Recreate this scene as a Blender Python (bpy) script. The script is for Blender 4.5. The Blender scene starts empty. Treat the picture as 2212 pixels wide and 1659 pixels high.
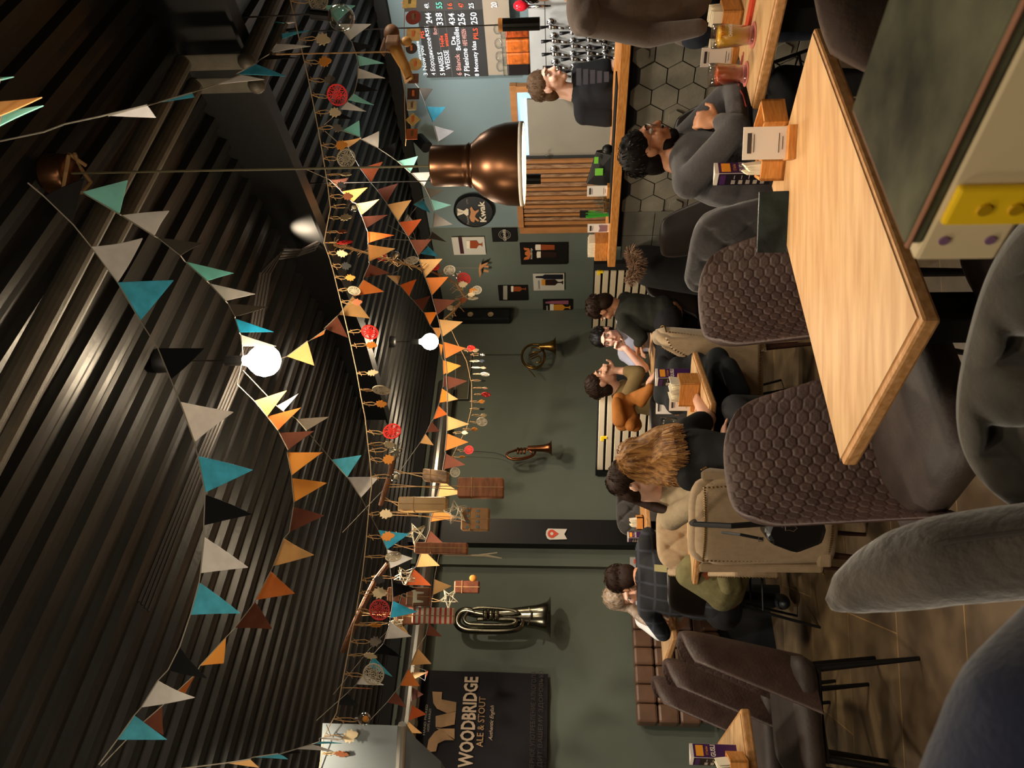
import bpy, bmesh, math, random
from mathutils import Vector as V, Matrix
random.seed(7)
S = bpy.context.scene
COL = S.collection
# ---------------------------------------------------------------- camera (photo is a portrait view stored sideways)
F = 1660.0; H = 1.45; TH = math.atan(116/1660)
FW = V((0, math.cos(TH), math.sin(TH))); DN = V((0, math.sin(TH), -math.cos(TH))); RT = V((1, 0, 0))
cam = bpy.data.cameras.new('camera'); cam.sensor_width = 36; cam.sensor_fit = 'HORIZONTAL'
cam.lens = 36*F/2212; cam.clip_start = .03; cam.clip_end = 60
co = bpy.data.objects.new('camera', cam); COL.objects.link(co)
m = Matrix((DN, RT, -FW)).transposed().to_4x4(); m.translation = (0, 0, H); co.matrix_world = m
S.camera = co
cam.dof.use_dof = True; cam.dof.focus_distance = 3.4; cam.dof.aperture_fstop = 10
# ---------------------------------------------------------------- world + view
w = bpy.data.worlds.new('world'); S.world = w; w.use_nodes = True
w.node_tree.nodes['Background'].inputs[0].default_value = (1, .86, .7, 1)
w.node_tree.nodes['Background'].inputs[1].default_value = .035
S.view_settings.view_transform = 'Standard'; S.view_settings.look = 'None'
S.view_settings.gamma = 1; S.view_settings.exposure = .75; S.view_settings.use_curve_mapping = False
# ---------------------------------------------------------------- room frame: a = away-left, b = away-right
A = V((-.602, .799, 0)); B = V((.799, .602, 0)); Z = V((0, 0, 1))
WB = 5.92; WA = 5.439                                                # wall planes a = WB, b = WA
def ab(a, b, z=0): return A*a + B*b + Z*z
def ray(x, y):
    return FW*F + RT*(829.5-y) + DN*(x-1106)
CAM = V((0, 0, H))
def P(x, y, Y): r = ray(x, y); return CAM + r*(Y/r.y)
def PL(x, y, n, c): r = ray(x, y); return CAM + r*((c-n.dot(CAM))/n.dot(r))
def onB(x, y, off=.02): return PL(x, y, A, WB-off)
def onA(x, y, off=.02): return PL(x, y, B, WA-off)
def onZ(x, y, z): return PL(x, y, Z, z)
KS = .50/(WB*WA); Z0 = 2.80                                          # roof lowest along both visible walls, rising towards the camera
def ceil_z(p): return Z0 + KS*max(0, WB-A.dot(p))*max(0, WA-B.dot(p))
def onC(x, y, drop=0):
    z = 3.0-drop
    for _ in range(14): z = .5*z+.5*(ceil_z(PL(x, y, Z, z))-drop)
    return PL(x, y, Z, z)
def G(x, y, Y):                                                       # depth Y but never above the ceiling
    r = ray(x, y)
    if r.z > 0:
        c = onC(x, y, .25).y
        if 0 < c < Y: Y = c
    return P(x, y, Y)
# ---------------------------------------------------------------- lamps
def lamp(name, kind, loc, power, col, size=.05, aim=None, angle=None, blend=.5):
    l = bpy.data.lights.new(name, kind); l.energy = power; l.color = col
    if kind in ('POINT', 'SPOT'): l.shadow_soft_size = size
    if kind == 'AREA': l.size = size
    if angle: l.spot_size = math.radians(angle); l.spot_blend = blend
    o = bpy.data.objects.new(name, l); COL.objects.link(o); o.location = loc
    if aim is not None: o.rotation_euler = (V(aim)-V(loc)).to_track_quat('-Z', 'Y').to_euler()
    return o
WARM = (1, .72, .42); NEUT = (1, .9, .76); COOL = (.86, .93, 1)
PEN = P(370, 370, 2.28)                                               # copper pendant axis
BULB1 = P(571, 779, 2.85); BULB2 = P(929, 738, 6.0)
lamp('pendant_light', 'POINT', (PEN.x, PEN.y, 1.66), 9, (1, .8, .55), .03)
lamp('table_spot_light', 'SPOT', (.35, 1.5, 2.85), 39, (1, .86, .70), .05, (.42, 2.1, .75), 75, 1)
lamp('booth_light', 'SPOT', (-.25, -.1, 2.95), 24, (1, .86, .66), .08, (0, 1.1, 0), 120, .8)
lamp('bar_and_fill_light', 'SPOT', ab(2.2, 4.2, 2.75), 90, (1, .97, .93), .06, ab(2.4, 5.4, 1.6), 110, .8)
lamp('bar_and_fill_light', 'SPOT', ab(3.4, 4.2, 2.75), 38, (1, .95, .88), .06, ab(3.4, 5.4, 1.4), 100, .8)
lamp('bar_and_fill_light', 'SPOT', ab(2.6, 3.2, 2.8), 30, COOL, .05, P(940, 260, 4.9), 45, .8)  # added cool fill that brightens the wall pennants, not a bar fixture
lamp('counter_light', 'SPOT', ab(2.6, 2.9, 2.85), 75, (1, .8, .55), .05, ab(2.9, 4.0, .9), 75, .9)
lamp('wall_spot_light', 'SPOT', ab(2.7, .5, 2.85), 85, (1, .86, .66), .04, ab(5.9, -.1, 1.7), 75, .9)
lamp('wall_spot_light', 'SPOT', ab(2.7, 2.5, 2.85), 75, (1, .86, .66), .04, ab(5.9, 2.6, 1.5), 80, .9)
lamp('wall_spot_light', 'SPOT', ab(5.0, 4.0, 2.75), 30, (1, .9, .75), .04, ab(5.0, 5.4, 1.7), 90, .9)
lamp('panel_spot_light', 'SPOT', P(1010, 900, 6.0), 60, (1, .95, .88), .03, P(1330, 940, 6.55), 34, .3)
lamp('face_spot_light', 'SPOT', P(960, 800, 5.6), 65, (.92, .96, 1), .03, P(1330, 745, 6.3), 26, .3)
lamp('bench_spot_light', 'SPOT', ab(4.6, 1.1, 2.7), 60, (.95, .96, 1), .03, P(1450, 1350, 5.2), 28, .3)
for _a, _b, _e in ((3.6, 1.6, 75), (2.2, -.4, 70), (3.9, -1.2, 60), (4.4, 3.4, 55), (2.6, 3.2, 60), (1.2, 3.6, 45), (5.0, .6, 40)):  # added downward fill spots without fixtures, lifting the whole room
    lamp('hall_fill', 'SPOT', ab(_a, _b, 2.7), _e, (1, .86, .66), .12, ab(_a+.1, _b, 0), 140, .9)
for _a, _b, _e in ((1.9, .2, 7), (.2, -.5, 9), (.9, -1.9, 7), (3.2, 2.2, 4), (.8, 1.0, 4)):  # added point fills in mid-air, brightening pennants, ornaments and ceiling
    lamp('hall_fill', 'POINT', ab(_a, _b, 2.25), _e, (1, .84, .62), .15)
# ---------------------------------------------------------------- materials
def hx(h, k=1.0):
    c = [int(h[i:i+2], 16)/255 for i in (0, 2, 4)]
    return tuple([(v/12.92 if v <= .04045 else ((v+.055)/1.055)**2.4)*k for v in c]+[1])
MATS = {}
def mat(name, col, rough=.6, metal=0, var=.0, vs=12, bump=0, bs=60, emit=0, trans=0, spec=.5, sheen=0, wood=None, stretch=None, alpha=1, ior=1.45):
    if name in MATS: return MATS[name]
    m = bpy.data.materials.new(name); m.use_nodes = True; n = m.node_tree.nodes; l = m.node_tree.links
    b = n['Principled BSDF']; c = hx(col) if isinstance(col, str) else col
    b.inputs['Base Color'].default_value = c; b.inputs['Roughness'].default_value = rough
    b.inputs['Metallic'].default_value = metal; b.inputs['Specular IOR Level'].default_value = spec
    b.inputs['IOR'].default_value = ior
    if sheen: b.inputs['Sheen Weight'].default_value = sheen
    if trans: b.inputs['Transmission Weight'].default_value = trans
    if emit: b.inputs['Emission Color'].default_value = c; b.inputs['Emission Strength'].default_value = emit
    tc = n.new('ShaderNodeTexCoord'); mp = n.new('ShaderNodeMapping'); l.new(tc.outputs['Object'], mp.inputs[0])
    if stretch: mp.inputs['Scale'].default_value = stretch[0]; mp.inputs['Rotation'].default_value = stretch[1]
    if var or wood:
        t = n.new('ShaderNodeTexNoise'); t.inputs['Scale'].default_value = vs; t.inputs['Detail'].default_value = 6
        l.new(mp.outputs[0], t.inputs[0])
        r = n.new('ShaderNodeValToRGB'); l.new(t.outputs[0], r.inputs[0])
        c2 = hx(wood) if wood else tuple(x*(1-var) for x in c[:3])+(1,)
        r.color_ramp.elements[0].position = .35; r.color_ramp.elements[1].position = .65
        r.color_ramp.elements[0].color = c2; r.color_ramp.elements[1].color = c
        l.new(r.outputs[0], b.inputs['Base Color'])
    if bump:
        t = n.new('ShaderNodeTexNoise'); t.inputs['Scale'].default_value = bs; t.inputs['Detail'].default_value = 4
        l.new(mp.outputs[0], t.inputs[0])
        u = n.new('ShaderNodeBump'); u.inputs['Strength'].default_value = bump; u.inputs['Distance'].default_value = .01
        l.new(t.outputs[0], u.inputs['Height']); l.new(u.outputs[0], b.inputs['Normal'])
    MATS[name] = m; return m
ROT = (0, 0, -math.radians(37))
blk = mat('black_metal', '0b0b0c', .45); blkm = mat('black_matte', '0d0c0c', .8)
ceilm = mat('black_corrugated_metal', '2b2a28', .36, .35, .25, 3, .08, 40)
beamm = mat('painted_steel', '0e0e0f', .5, .2, .3, 5)
wallm = mat('grey_green_paint', '5a6157', .85, 0, .1, 2.2, .05, 90)
wallm2 = mat('grey_blue_paint', '6d7d7e', .85, 0, .06, 2)
oak = mat('oak_slats_glued', 'cca77a', .42, 0, 0, 3.5, wood='b48a5c', stretch=((1.2, 9, 9), (0, 0, -math.radians(37))))
oak2 = mat('oak_edge', 'c09060', .5, 0, 0, 8, wood='a5743f', stretch=((1.2, 9, 9), ROT))
oakb = mat('oak_box', 'd0904c', .5, 0, 0, 10, wood='b4712f', stretch=((2, 2, 14), (0, 0, 0)))
oakp = mat('aged_pine', 'a9825c', .6, 0, 0, 9, wood='6f4a30', stretch=((10, 10, 1.5), (0, 0, 0)))
dwood = mat('dark_wood', '3a1f14', .45, 0, .4, 8)
leath = mat('brown_leather', '4a3732', .52, 0, .35, 14, .25, 90)
leath2 = mat('taupe_leather', '3f3430', .6, 0, .35, 9, .2, 70)
velv = mat('grey_velvet', '45403e', .9, 0, .3, 10, .15, 60, sheen=.5)
velv2 = mat('olive_grey_velvet', '453f34', .9, 0, .4, 9, .2, 50, sheen=.5)
velv3 = mat('taupe_velvet', '453b30', .9, 0, .62, 9, .35, 60, sheen=.5)
beige = mat('beige_linen', 'a28a6c', .9, 0, .15, 30, .2, 200, sheen=.2)
brassn = mat('aged_brass', '7c6238', .35, .9); chrome = mat('chrome', 'c9c9c9', .18, 1)
cream = mat('cream_slat', 'cdbb9d', .55, 0, .06, 6); creamf = mat('cream_board', 'd8c49d', .5)
yel = mat('yellow_plastic', 'f3c81e', .4)
glass = bpy.data.materials.new('clear_glass'); glass.use_nodes = True; MATS['clear_glass'] = glass
_n = glass.node_tree.nodes; _l = glass.node_tree.links; _n.remove(_n['Principled BSDF'])
_t = _n.new('ShaderNodeBsdfTransparent'); _t.inputs[0].default_value = (.93, .95, .94, 1); _g = _n.new('ShaderNodeBsdfGlossy'); _g.inputs['Roughness'].default_value = .04
_w = _n.new('ShaderNodeLayerWeight'); _w.inputs[0].default_value = .35; _x = _n.new('ShaderNodeMixShader')
_l.new(_w.outputs['Facing'], _x.inputs[0]); _l.new(_t.outputs[0], _x.inputs[1]); _l.new(_g.outputs[0], _x.inputs[2]); _l.new(_x.outputs[0], _n['Material Output'].inputs[0])
white = mat('white_card', 'e6ded6', .6); paper = mat('napkin_paper', 'efe6cf', .8)
twine = mat('jute_twine', 'a58256', .9); cord = mat('white_cord', '8f887b', .8); bcord = mat('black_cable', '1b1613', .6)
FL = dict(t=mat('turquoise_felt', '5ec4dc', .95, 0, .25, 25), T=mat('mint_felt', 'a2e0d8', .95, 0, .1, 25),
          w=mat('grey_white_felt', 'e6e2de', .95, 0, .1, 30), k=mat('black_felt', '121215', .95),
          g=mat('charcoal_felt', '5b5349', .95, 0, .1, 20), o=mat('orange_felt', 'e68b42', .95, 0, .1, 20),
          r=mat('rust_felt', 'c05a2a', .95, 0, .15, 20), b=mat('brown_felt', '7c4632', .95, 0, .15, 20),
          y=mat('tan_felt', 'e6b878', .95, 0, .1, 20), Y=mat('amber_felt', 'f0ab4c', .95))
for m_ in FL.values():                                               # felt lets some light through
    n_ = m_.node_tree.nodes; l_ = m_.node_tree.links; p_ = n_['Principled BSDF']; t_ = n_.new('ShaderNodeBsdfTranslucent'); x_ = n_.new('ShaderNodeMixShader'); x_.inputs[0].default_value = .38
    t_.inputs[0].default_value = p_.inputs['Base Color'].default_value
    if p_.inputs['Base Color'].links: l_.new(p_.inputs['Base Color'].links[0].from_socket, t_.inputs[0])
    l_.new(p_.outputs[0], x_.inputs[1]); l_.new(t_.outputs[0], x_.inputs[2]); l_.new(x_.outputs[0], n_['Material Output'].inputs[0])
# ---------------------------------------------------------------- objects, names and frames
FR = {}
def tag(o, label=None, cat=None, group=None, kind=None):
    if label: o['label'] = label
    if cat: o['category'] = cat
    if group: o['group'] = group
    if kind: o['kind'] = kind
    return o
def thing(name, label, cat, loc=(0, 0, 0), rz=0, group=None):
    o = bpy.data.objects.new(name, None); COL.objects.link(o); o.location = loc; o.rotation_euler = (0, 0, rz)
    o.empty_display_size = .1
    FR[o.name] = Matrix.Translation(V(loc)) @ Matrix.Rotation(rz, 4, 'Z')
    return tag(o, label, cat, group)
def dup(root, loc, rz, label=None, group=None):
    r = root.copy(); COL.objects.link(r); r.location = loc; r.rotation_euler = (0, 0, rz)
    if label: r['label'] = label
    if group: r['group'] = group
    FR[r.name] = Matrix.Translation(V(loc)) @ Matrix.Rotation(rz, 4, 'Z')
    for ch in list(root.children):
        c = ch.copy(); COL.objects.link(c); c.parent = r
        for g in list(ch.children):
            d = g.copy(); COL.objects.link(d); d.parent = c
    return r
def frame_of(p): return FR.get(p.name, Matrix())
def link(name, me, material, parent=None, local=False, smooth=False, bevel=0, kind=None):
    o = bpy.data.objects.new(name, me); COL.objects.link(o)
    if material is not None and not me.materials: me.materials.append(material)
    if parent is not None:
        fr = frame_of(parent); FR[o.name] = fr; o.parent = parent
        if not local: me.transform(fr.inverted())
    if smooth:
        me.polygons.foreach_set('use_smooth', [True]*len(me.polygons))
    if bevel:
        b = o.modifiers.new('bevel', 'BEVEL'); b.width = bevel; b.segments = 2; b.limit_method = 'ANGLE'
    if kind: o['kind'] = kind
    return o
class MB:
    def __init__(s): s.v = []; s.f = []
    def add(s, vs, fs):
        k = len(s.v); s.v += [V(q) for q in vs]; s.f += [[i+k for i in f] for f in fs]; return s
    def hull8(s, bot, top):
        return s.add(list(bot)+list(top), [(3, 2, 1, 0), (4, 5, 6, 7), (0, 1, 5, 4), (1, 2, 6, 5), (2, 3, 7, 6), (3, 0, 4, 7)])
    def box(s, c, sx, sy, sz, ax=V((1, 0, 0)), ay=V((0, 1, 0)), az=V((0, 0, 1))):
        c = V(c); X = ax*sx/2; Y = ay*sy/2; W = az*sz/2
        return s.hull8([c-X-Y-W, c+X-Y-W, c+X+Y-W, c-X+Y-W], [c-X-Y+W, c+X-Y+W, c+X+Y+W, c-X+Y+W])
    def tube(s, pts, r, n=8, caps=True, closed=False):
        pts = [V(q) for q in pts]; rs = r if isinstance(r, (list, tuple)) else [r]*len(pts)
        base = len(s.v); N = len(pts); prev = None
        for i, q in enumerate(pts):
            if closed: d = pts[(i+1) % N]-pts[i-1]
            else: d = pts[min(i+1, N-1)]-pts[max(i-1, 0)]
            if d.length < 1e-9: d = V((0, 0, 1))
            d.normalize()
            if prev is None:
                u = d.cross(Z) if abs(d.z) < .9 else d.cross(V((1, 0, 0)))
            else: u = prev - d*prev.dot(d)
            if u.length < 1e-6: u = d.orthogonal()
            u.normalize(); prev = u; w_ = d.cross(u)
            for k in range(n):
                t = 2*math.pi*k/n; s.v.append(q+(u*math.cos(t)+w_*math.sin(t))*rs[i])
        for i in range(N if closed else N-1):
            j = (i+1) % N
            for k in range(n):
                k2 = (k+1) % n
                s.f.append([base+i*n+k, base+i*n+k2, base+j*n+k2, base+j*n+k])
        if caps and not closed:
            s.f.append([base+k for k in range(n)][::-1]); s.f.append([base+(N-1)*n+k for k in range(n)])
        return s
    def ell(s, c, rx, ry, rz, ax=V((1, 0, 0)), ay=V((0, 1, 0)), az=V((0, 0, 1)), n=14, m_=8):
        c = V(c); base = len(s.v)
        for i in range(1, m_):
            ph = math.pi*i/m_
            for k in range(n):
                t = 2*math.pi*k/n
                s.v.append(c+ax*(rx*math.sin(ph)*math.cos(t))+ay*(ry*math.sin(ph)*math.sin(t))+az*(rz*math.cos(ph)))
        top = len(s.v); s.v.append(c+az*rz); bot = len(s.v); s.v.append(c-az*rz)
        for i in range(m_-2):
            for k in range(n):
                k2 = (k+1) % n; s.f.append([base+i*n+k, base+(i+1)*n+k, base+(i+1)*n+k2, base+i*n+k2])
        for k in range(n):
            k2 = (k+1) % n; s.f.append([top, base+k, base+k2]); s.f.append([bot, base+(m_-2)*n+k2, base+(m_-2)*n+k])
        return s
    def lathe(s, c, prof, ax=Z, n=24):                                # prof: (distance along ax, radius)
        c = V(c); u = ax.orthogonal().normalized(); w_ = ax.cross(u).normalized(); base = len(s.v)
        for h, r in prof:
            for k in range(n):
                t = 2*math.pi*k/n; s.v.append(c+ax*h+(u*math.cos(t)+w_*math.sin(t))*max(r, 1e-4))
        for i in range(len(prof)-1):
            for k in range(n):
                k2 = (k+1) % n; s.f.append([base+i*n+k, base+i*n+k2, base+(i+1)*n+k2, base+(i+1)*n+k])
        return s
    def prism(s, pts, off):                                           # flat outline extruded by vector off
        k = len(s.v); n = len(pts); s.v += [V(q) for q in pts]+[V(q)+off for q in pts]
        s.f.append(list(range(k, k+n))[::-1]); s.f.append(list(range(k+n, k+2*n)))
        for i in range(n):
            j = (i+1) % n; s.f.append([k+i, k+j, k+n+j, k+n+i])
        return s
    def mesh(s, name):
        me = bpy.data.meshes.new(name); me.from_pydata([tuple(q) for q in s.v], [], s.f); me.update()
        bm = bmesh.new(); bm.from_mesh(me); bmesh.ops.recalc_face_normals(bm, faces=bm.faces); bm.to_mesh(me); bm.free()
        return me
    def build(s, name, material, parent=None, **k): return link(name, s.mesh(name), material, parent, **k)
def struct(name, mb, material, **k):
    o = mb.build(name, material, **k); o['kind'] = 'structure'; return o
# text as real lettering: base-left point, right vector, up vector, height, optional width to fit
def text(name, s, p0, right, up, h, material, parent, width=None, off=.002, bold=0, shear=0, depth=.0006):
    cu = bpy.data.curves.new('t', 'FONT'); cu.body = s; cu.size = 1; cu.extrude = 0; cu.offset = bold; cu.shear = shear
    cu.resolution_u = 2
    o = bpy.data.objects.new('t', cu); COL.objects.link(o)
    dg = bpy.context.evaluated_depsgraph_get(); me = bpy.data.meshes.new_from_object(o.evaluated_get(dg))
    bpy.data.objects.remove(o); bpy.data.curves.remove(cu)
    if not me.vertices: return None
    xs = [v.co.x for v in me.vertices]; ys = [v.co.y for v in me.vertices]
    x0, x1, y0, y1 = min(xs), max(xs), min(ys), max(ys)
    ky = h/max(y1-y0, .01); kx = width/(x1-x0) if width else ky
    nrm = right.cross(up).normalized()
    for v in me.vertices:
        v.co = p0 + right*((v.co.x-x0)*kx) + up*((v.co.y-y0)*ky) + nrm*off
    me.materials.clear()
    return link(name, me, material, parent)
# ---------------------------------------------------------------- organic volumes: capsules/ellipsoids fused into one skin
def blob(name, prims, voxel, material, parent, smooth_it=6, local=False):
    mb = MB()
    for q in prims:
        if q[0] == 'c':
            _, p0, p1, r0, r1 = q; p0 = V(p0); p1 = V(p1); d = p1-p0; L = d.length
            dn = d.normalized() if L > 1e-6 else Z
            prof = [-1, -.85, -.5, 0]; pts = []; rs = []
            for t in prof: pts.append(p0+dn*r0*t); rs.append(r0*math.sqrt(max(0.0001, 1-t*t)))
            for t in (0, .5, .85, 1): pts.append(p1+dn*r1*t); rs.append(r1*math.sqrt(max(0.0001, 1-t*t)))
            mb.tube(pts, rs, 12)
        else:
            _, c, r, *ax = q
            if ax: mb.ell(c, r[0], r[1], r[2], *ax[0], n=16, m_=10)
            else: mb.ell(c, *r, n=16, m_=10)
    me = mb.mesh(name)
    o = bpy.data.objects.new('tmp', me); COL.objects.link(o)
    rm = o.modifiers.new('r', 'REMESH'); rm.mode = 'VOXEL'; rm.voxel_size = voxel
    if smooth_it:
        sm = o.modifiers.new('s', 'SMOOTH'); sm.iterations = smooth_it; sm.factor = .5
    dg = bpy.context.evaluated_depsgraph_get(); m2 = bpy.data.meshes.new_from_object(o.evaluated_get(dg)); m2.name = name
    bpy.data.objects.remove(o)
    return link(name, m2, material, parent, local=local, smooth=True)
# ================================================================ THE ROOM
fm = bpy.data.materials.new('floor_tiles'); fm.use_nodes = True
n = fm.node_tree.nodes; l = fm.node_tree.links; bs = n['Principled BSDF']
tc = n.new('ShaderNodeTexCoord'); mp = n.new('ShaderNodeMapping'); mp.inputs['Rotation'].default_value = (0, 0, math.radians(-8))
br = n.new('ShaderNodeTexBrick'); br.offset = .5; br.inputs['Scale'].default_value = 1; br.inputs['Brick Width'].default_value = 1.2
br.inputs['Row Height'].default_value = .6; br.inputs['Mortar Size'].default_value = .003
br.inputs['Color1'].default_value = hx('6e5a3d'); br.inputs['Color2'].default_value = hx('5a4937'); br.inputs['Mortar'].default_value = hx('9a7a4e')
no = n.new('ShaderNodeTexNoise'); no.inputs['Scale'].default_value = 5; no.inputs['Detail'].default_value = 8
mx = n.new('ShaderNodeMix'); mx.data_type = 'RGBA'; mx.blend_type = 'MULTIPLY'; mx.inputs[0].default_value = .75
rp = n.new('ShaderNodeValToRGB'); rp.color_ramp.elements[0].position = .38; rp.color_ramp.elements[0].color = (.35, .32, .3, 1); rp.color_ramp.elements[1].position = .62
l.new(tc.outputs['Object'], mp.inputs[0]); l.new(mp.outputs[0], br.inputs[0]); l.new(tc.outputs['Object'], no.inputs[0])
l.new(no.outputs[0], rp.inputs[0]); l.new(br.outputs[0], mx.inputs[6]); l.new(rp.outputs[0], mx.inputs[7]); l.new(mx.outputs[2], bs.inputs['Base Color'])
bs.inputs['Roughness'].default_value = .42
A0, B0 = -1.9, -4.2
def abox(mb, a0, a1, b0, b1, z0, z1):
    return mb.hull8([ab(a0, b0, z0), ab(a1, b0, z0), ab(a1, b1, z0), ab(a0, b1, z0)], [ab(a0, b0, z1), ab(a1, b0, z1), ab(a1, b1, z1), ab(a0, b1, z1)])
struct('floor', abox(MB(), A0, WB+1.5, B0, WA+1.6, -.1, 0), fm)
mb = MB(); prof = [(0, 0), (.05, 0), (.062, -.03), (.108, -.03), (.12, 0)]; a = A0
pts = []
while a < WB+.12:
    for da, dz in prof[:-1]: pts.append((a+da, dz))
    a += .12
for b_ in (B0, WA+.1):
    for a_, dz in pts: mb.v.append(ab(a_, b_, Z0+KS*(WB-a_)*(WA-b_)+dz+.03))
k = len(pts)
for i in range(k-1): mb.f.append([i, i+1, k+i+1, k+i])
struct('ceiling', mb, ceilm)
struct('wall_left', abox(MB(), WB, WB+.1, B0, WA+.1, 0, 2.90), wallm)
# bar wall with the kitchen doorway
dL = onA(1300, 487, 0); dR = onA(1200, 190, 0); aL = A.dot(dL); aR = A.dot(dR); dz = onA(1122, 330, 0).z
mb = MB(); abox(mb, aL, WB, WA, WA+.1, 0, 3.2); struct('wall_right', mb, wallm)
mb = MB(); abox(mb, A0, aR-.0, WA, WA+.1, 0, 3.3); abox(mb, aR, aL, WA, WA+.1, dz, 3.2); struct('wall_right', mb, wallm2)
struct('wall_back', abox(MB(), A0-.1, A0, B0, WA, 0, 3.35), mat('dark_wall', '3d403b', .9))
struct('wall_front', abox(MB(), A0, WB, B0-.1, B0, 0, 3.35), MATS['dark_wall'])
kit = MB(); abox(kit, aR-.6, aL+.6, WA+1.5, WA+1.55, 0, 2.6); struct('wall_kitchen', kit, mat('kitchen_tile', 'b9c4c8', .5))
struct('ceiling_kitchen', abox(MB(), aR-.6, aL+.6, WA+.1, WA+1.55, 2.6, 2.65), MATS['kitchen_tile'])
lamp('kitchen_light', 'POINT', ab((aR+aL)/2-.3, WA+.8, 2.3), 60, (.6, .82, 1), .1)
tr = MB(); abox(tr, A0, WB-.02, WA-.06, WA, 2.72, 2.81); struct('trim_1', tr, blkm)
tr = MB(); abox(tr, WB-.06, WB, B0, WA-.06, 2.72, 2.84); struct('trim_2', tr, blkm)
# black column on the left wall and the recessed pier beside it
cl = onB(1200, 1189); cr = onB(1200, 1136); bl, bR = B.dot(cl), B.dot(cr)
struct('trim_3', abox(MB(), WB-.14, WB, bl, bR, 0, 2.75), blk)
struct('trim_4', abox(MB(), WB-.05, WB, B.dot(onB(1200, 1226)), bl, 0, 2.74), wallm)
# beam
q0 = onZ(553, 150, 2.70); q1 = onZ(782, 705, 2.70); q2 = onZ(838, 905, 2.70)
def beam_seg(mb, p, q, wd):
    d = (q-p).normalized(); s = d.cross(Z).normalized()
    for c0, c1, hw in ((2.69, 2.705, wd/2), (2.705, 3.02, .01)):
        bot = [p-s*hw, p+s*hw, q+s*hw, q-s*hw]
        mb.hull8([V((v.x, v.y, c0)) for v in bot], [V((v.x, v.y, c1)) for v in bot])
mb = MB(); e0 = q0 + (q0-q1).normalized()*1.6
beam_seg(mb, e0, q1, .085); beam_seg(mb, q1, q2, .085)
tag(mb.build('ceiling_beam', beamm), 'dark steel I-beam crossing under the corrugated ceiling', 'beam')
# pipes stepping under the beam
def pipe(px, label):
    t = [V(q) for q in px]; mb = MB(); mb.tube(t, .032, 14)
    r = thing('ceiling_pipe', label, 'pipe', t[0], 0, 'insulated pipes along the ceiling')
    mb.build('pipe_run', mat('pipe_insulation', '544e43', .5, .2, .2, 20, .15, 200), r, smooth=False)
    for p_ in t[1:-1]:
        MB().ell(p_, .034, .034, .034).build('elbow', MATS['pipe_insulation'], r, smooth=True)
    return r
pa = onZ(2, 868, 2.90); pb = onZ(2, 960, 2.90)
def along(p, x, y):                                                   # point on the line p + t*B seen at pixel (x,y)
    r = ray(x, y); t = (r.x*p.y-r.y*p.x)/(r.y*B.x-r.x*B.y); return p+B*t
a1 = onZ(395, 137, 2.90); b1 = onZ(420, 187, 2.90)
for p_, q_, xx, lab in ((pa, a1, 505, 'black insulated ceiling pipe that steps down first, nearer the bar'), (pb, b1, 522, 'black insulated ceiling pipe beside it, on the side of the bare bulb')):
    d_ = V(q_); d_.z = 2.65
    e_ = d_+B*1.6
    pipe([p_-(q_-p_).normalized()*1.5, q_, d_, e_], lab)
# thin conduits bundled over the beam
bu = MB()
for k in range(4):
    o_ = k*7
    pts = [G(300+o_*1.0, 1300+o_, 3.1), G(430+o_, 980, 3.2), G(540+o_, 720, 3.3), G(562+o_, 590, 3.4), G(590+o_, 560-o_, 3.5), P(640+o_*.5, 553-o_*.6, 3.9), P(680+o_*.6, 540-o_, 3.95), P(692+o_*.3, 510, 3.95), P(686, 490, 3.98)]
    bu.tube(pts, .006, 6)
tag(bu.build('cable_bundle', bcord), 'bundle of black cables running along the ceiling and over the beam', 'cables')
# round ventilation duct along the left wall
du = MB(); da = 5.68; dzc = onB(885, 1500, .24).z
du.tube([ab(da, -2.6, dzc), ab(da, B.dot(PL(960, 830, A, da)), dzc)], .075, 20)
for bb in (-1.2, .0, 1.3, 2.6): du.tube([ab(da, bb-.02, dzc), ab(da, bb+.02, dzc)], .081, 20)
tag(du.build('ventilation_duct', mat('galvanised_steel', '8d8a82', .28, .9, .2, 4), smooth=False), 'round galvanised ventilation duct along the top of the left wall', 'duct')
# hood at the lower left edge of the photo (upper left of the room)
hd = thing('extractor_hood', 'grey box shaped extractor hood above the black beer banner', 'hood', P(800, 1640, 3.2))
Y0, Y1 = 3.1, 3.6
c00 = P(697, 1562, Y0); c01 = P(868, 1572, Y0); 
lft = -A*0 + V((-1, -.25, 0)).normalized()
def hb(c): return [c, c+lft*.7, c+lft*.7+A*.55, c+A*.55]
mid = [V((p.x, p.y, c01.z)) for p in hb(c00)]
low = [V((p.x, p.y, c01.z-.16)) for p in [c00+lft*.12+A*.05, c00+lft*.6+A*.05, c00+lft*.6+A*.4, c00+lft*.12+A*.4]]
galv2 = mat('brushed_grey_steel', '83898a', .38, .7, .2, 3)
mb = MB(); mb.hull8(mid, hb(c00)); mb.build('hood_body', galv2, hd)
mb = MB(); mb.hull8(low, mid); mb.build('hood_skirt', galv2, hd)
mb = MB()
for i in range(4): mb.tube([mid[i], mid[(i+1) % 4]], .018, 8)
mb.build('rim', mat('white_metal', 'b6b2a8', .35, .5), hd)

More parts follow.
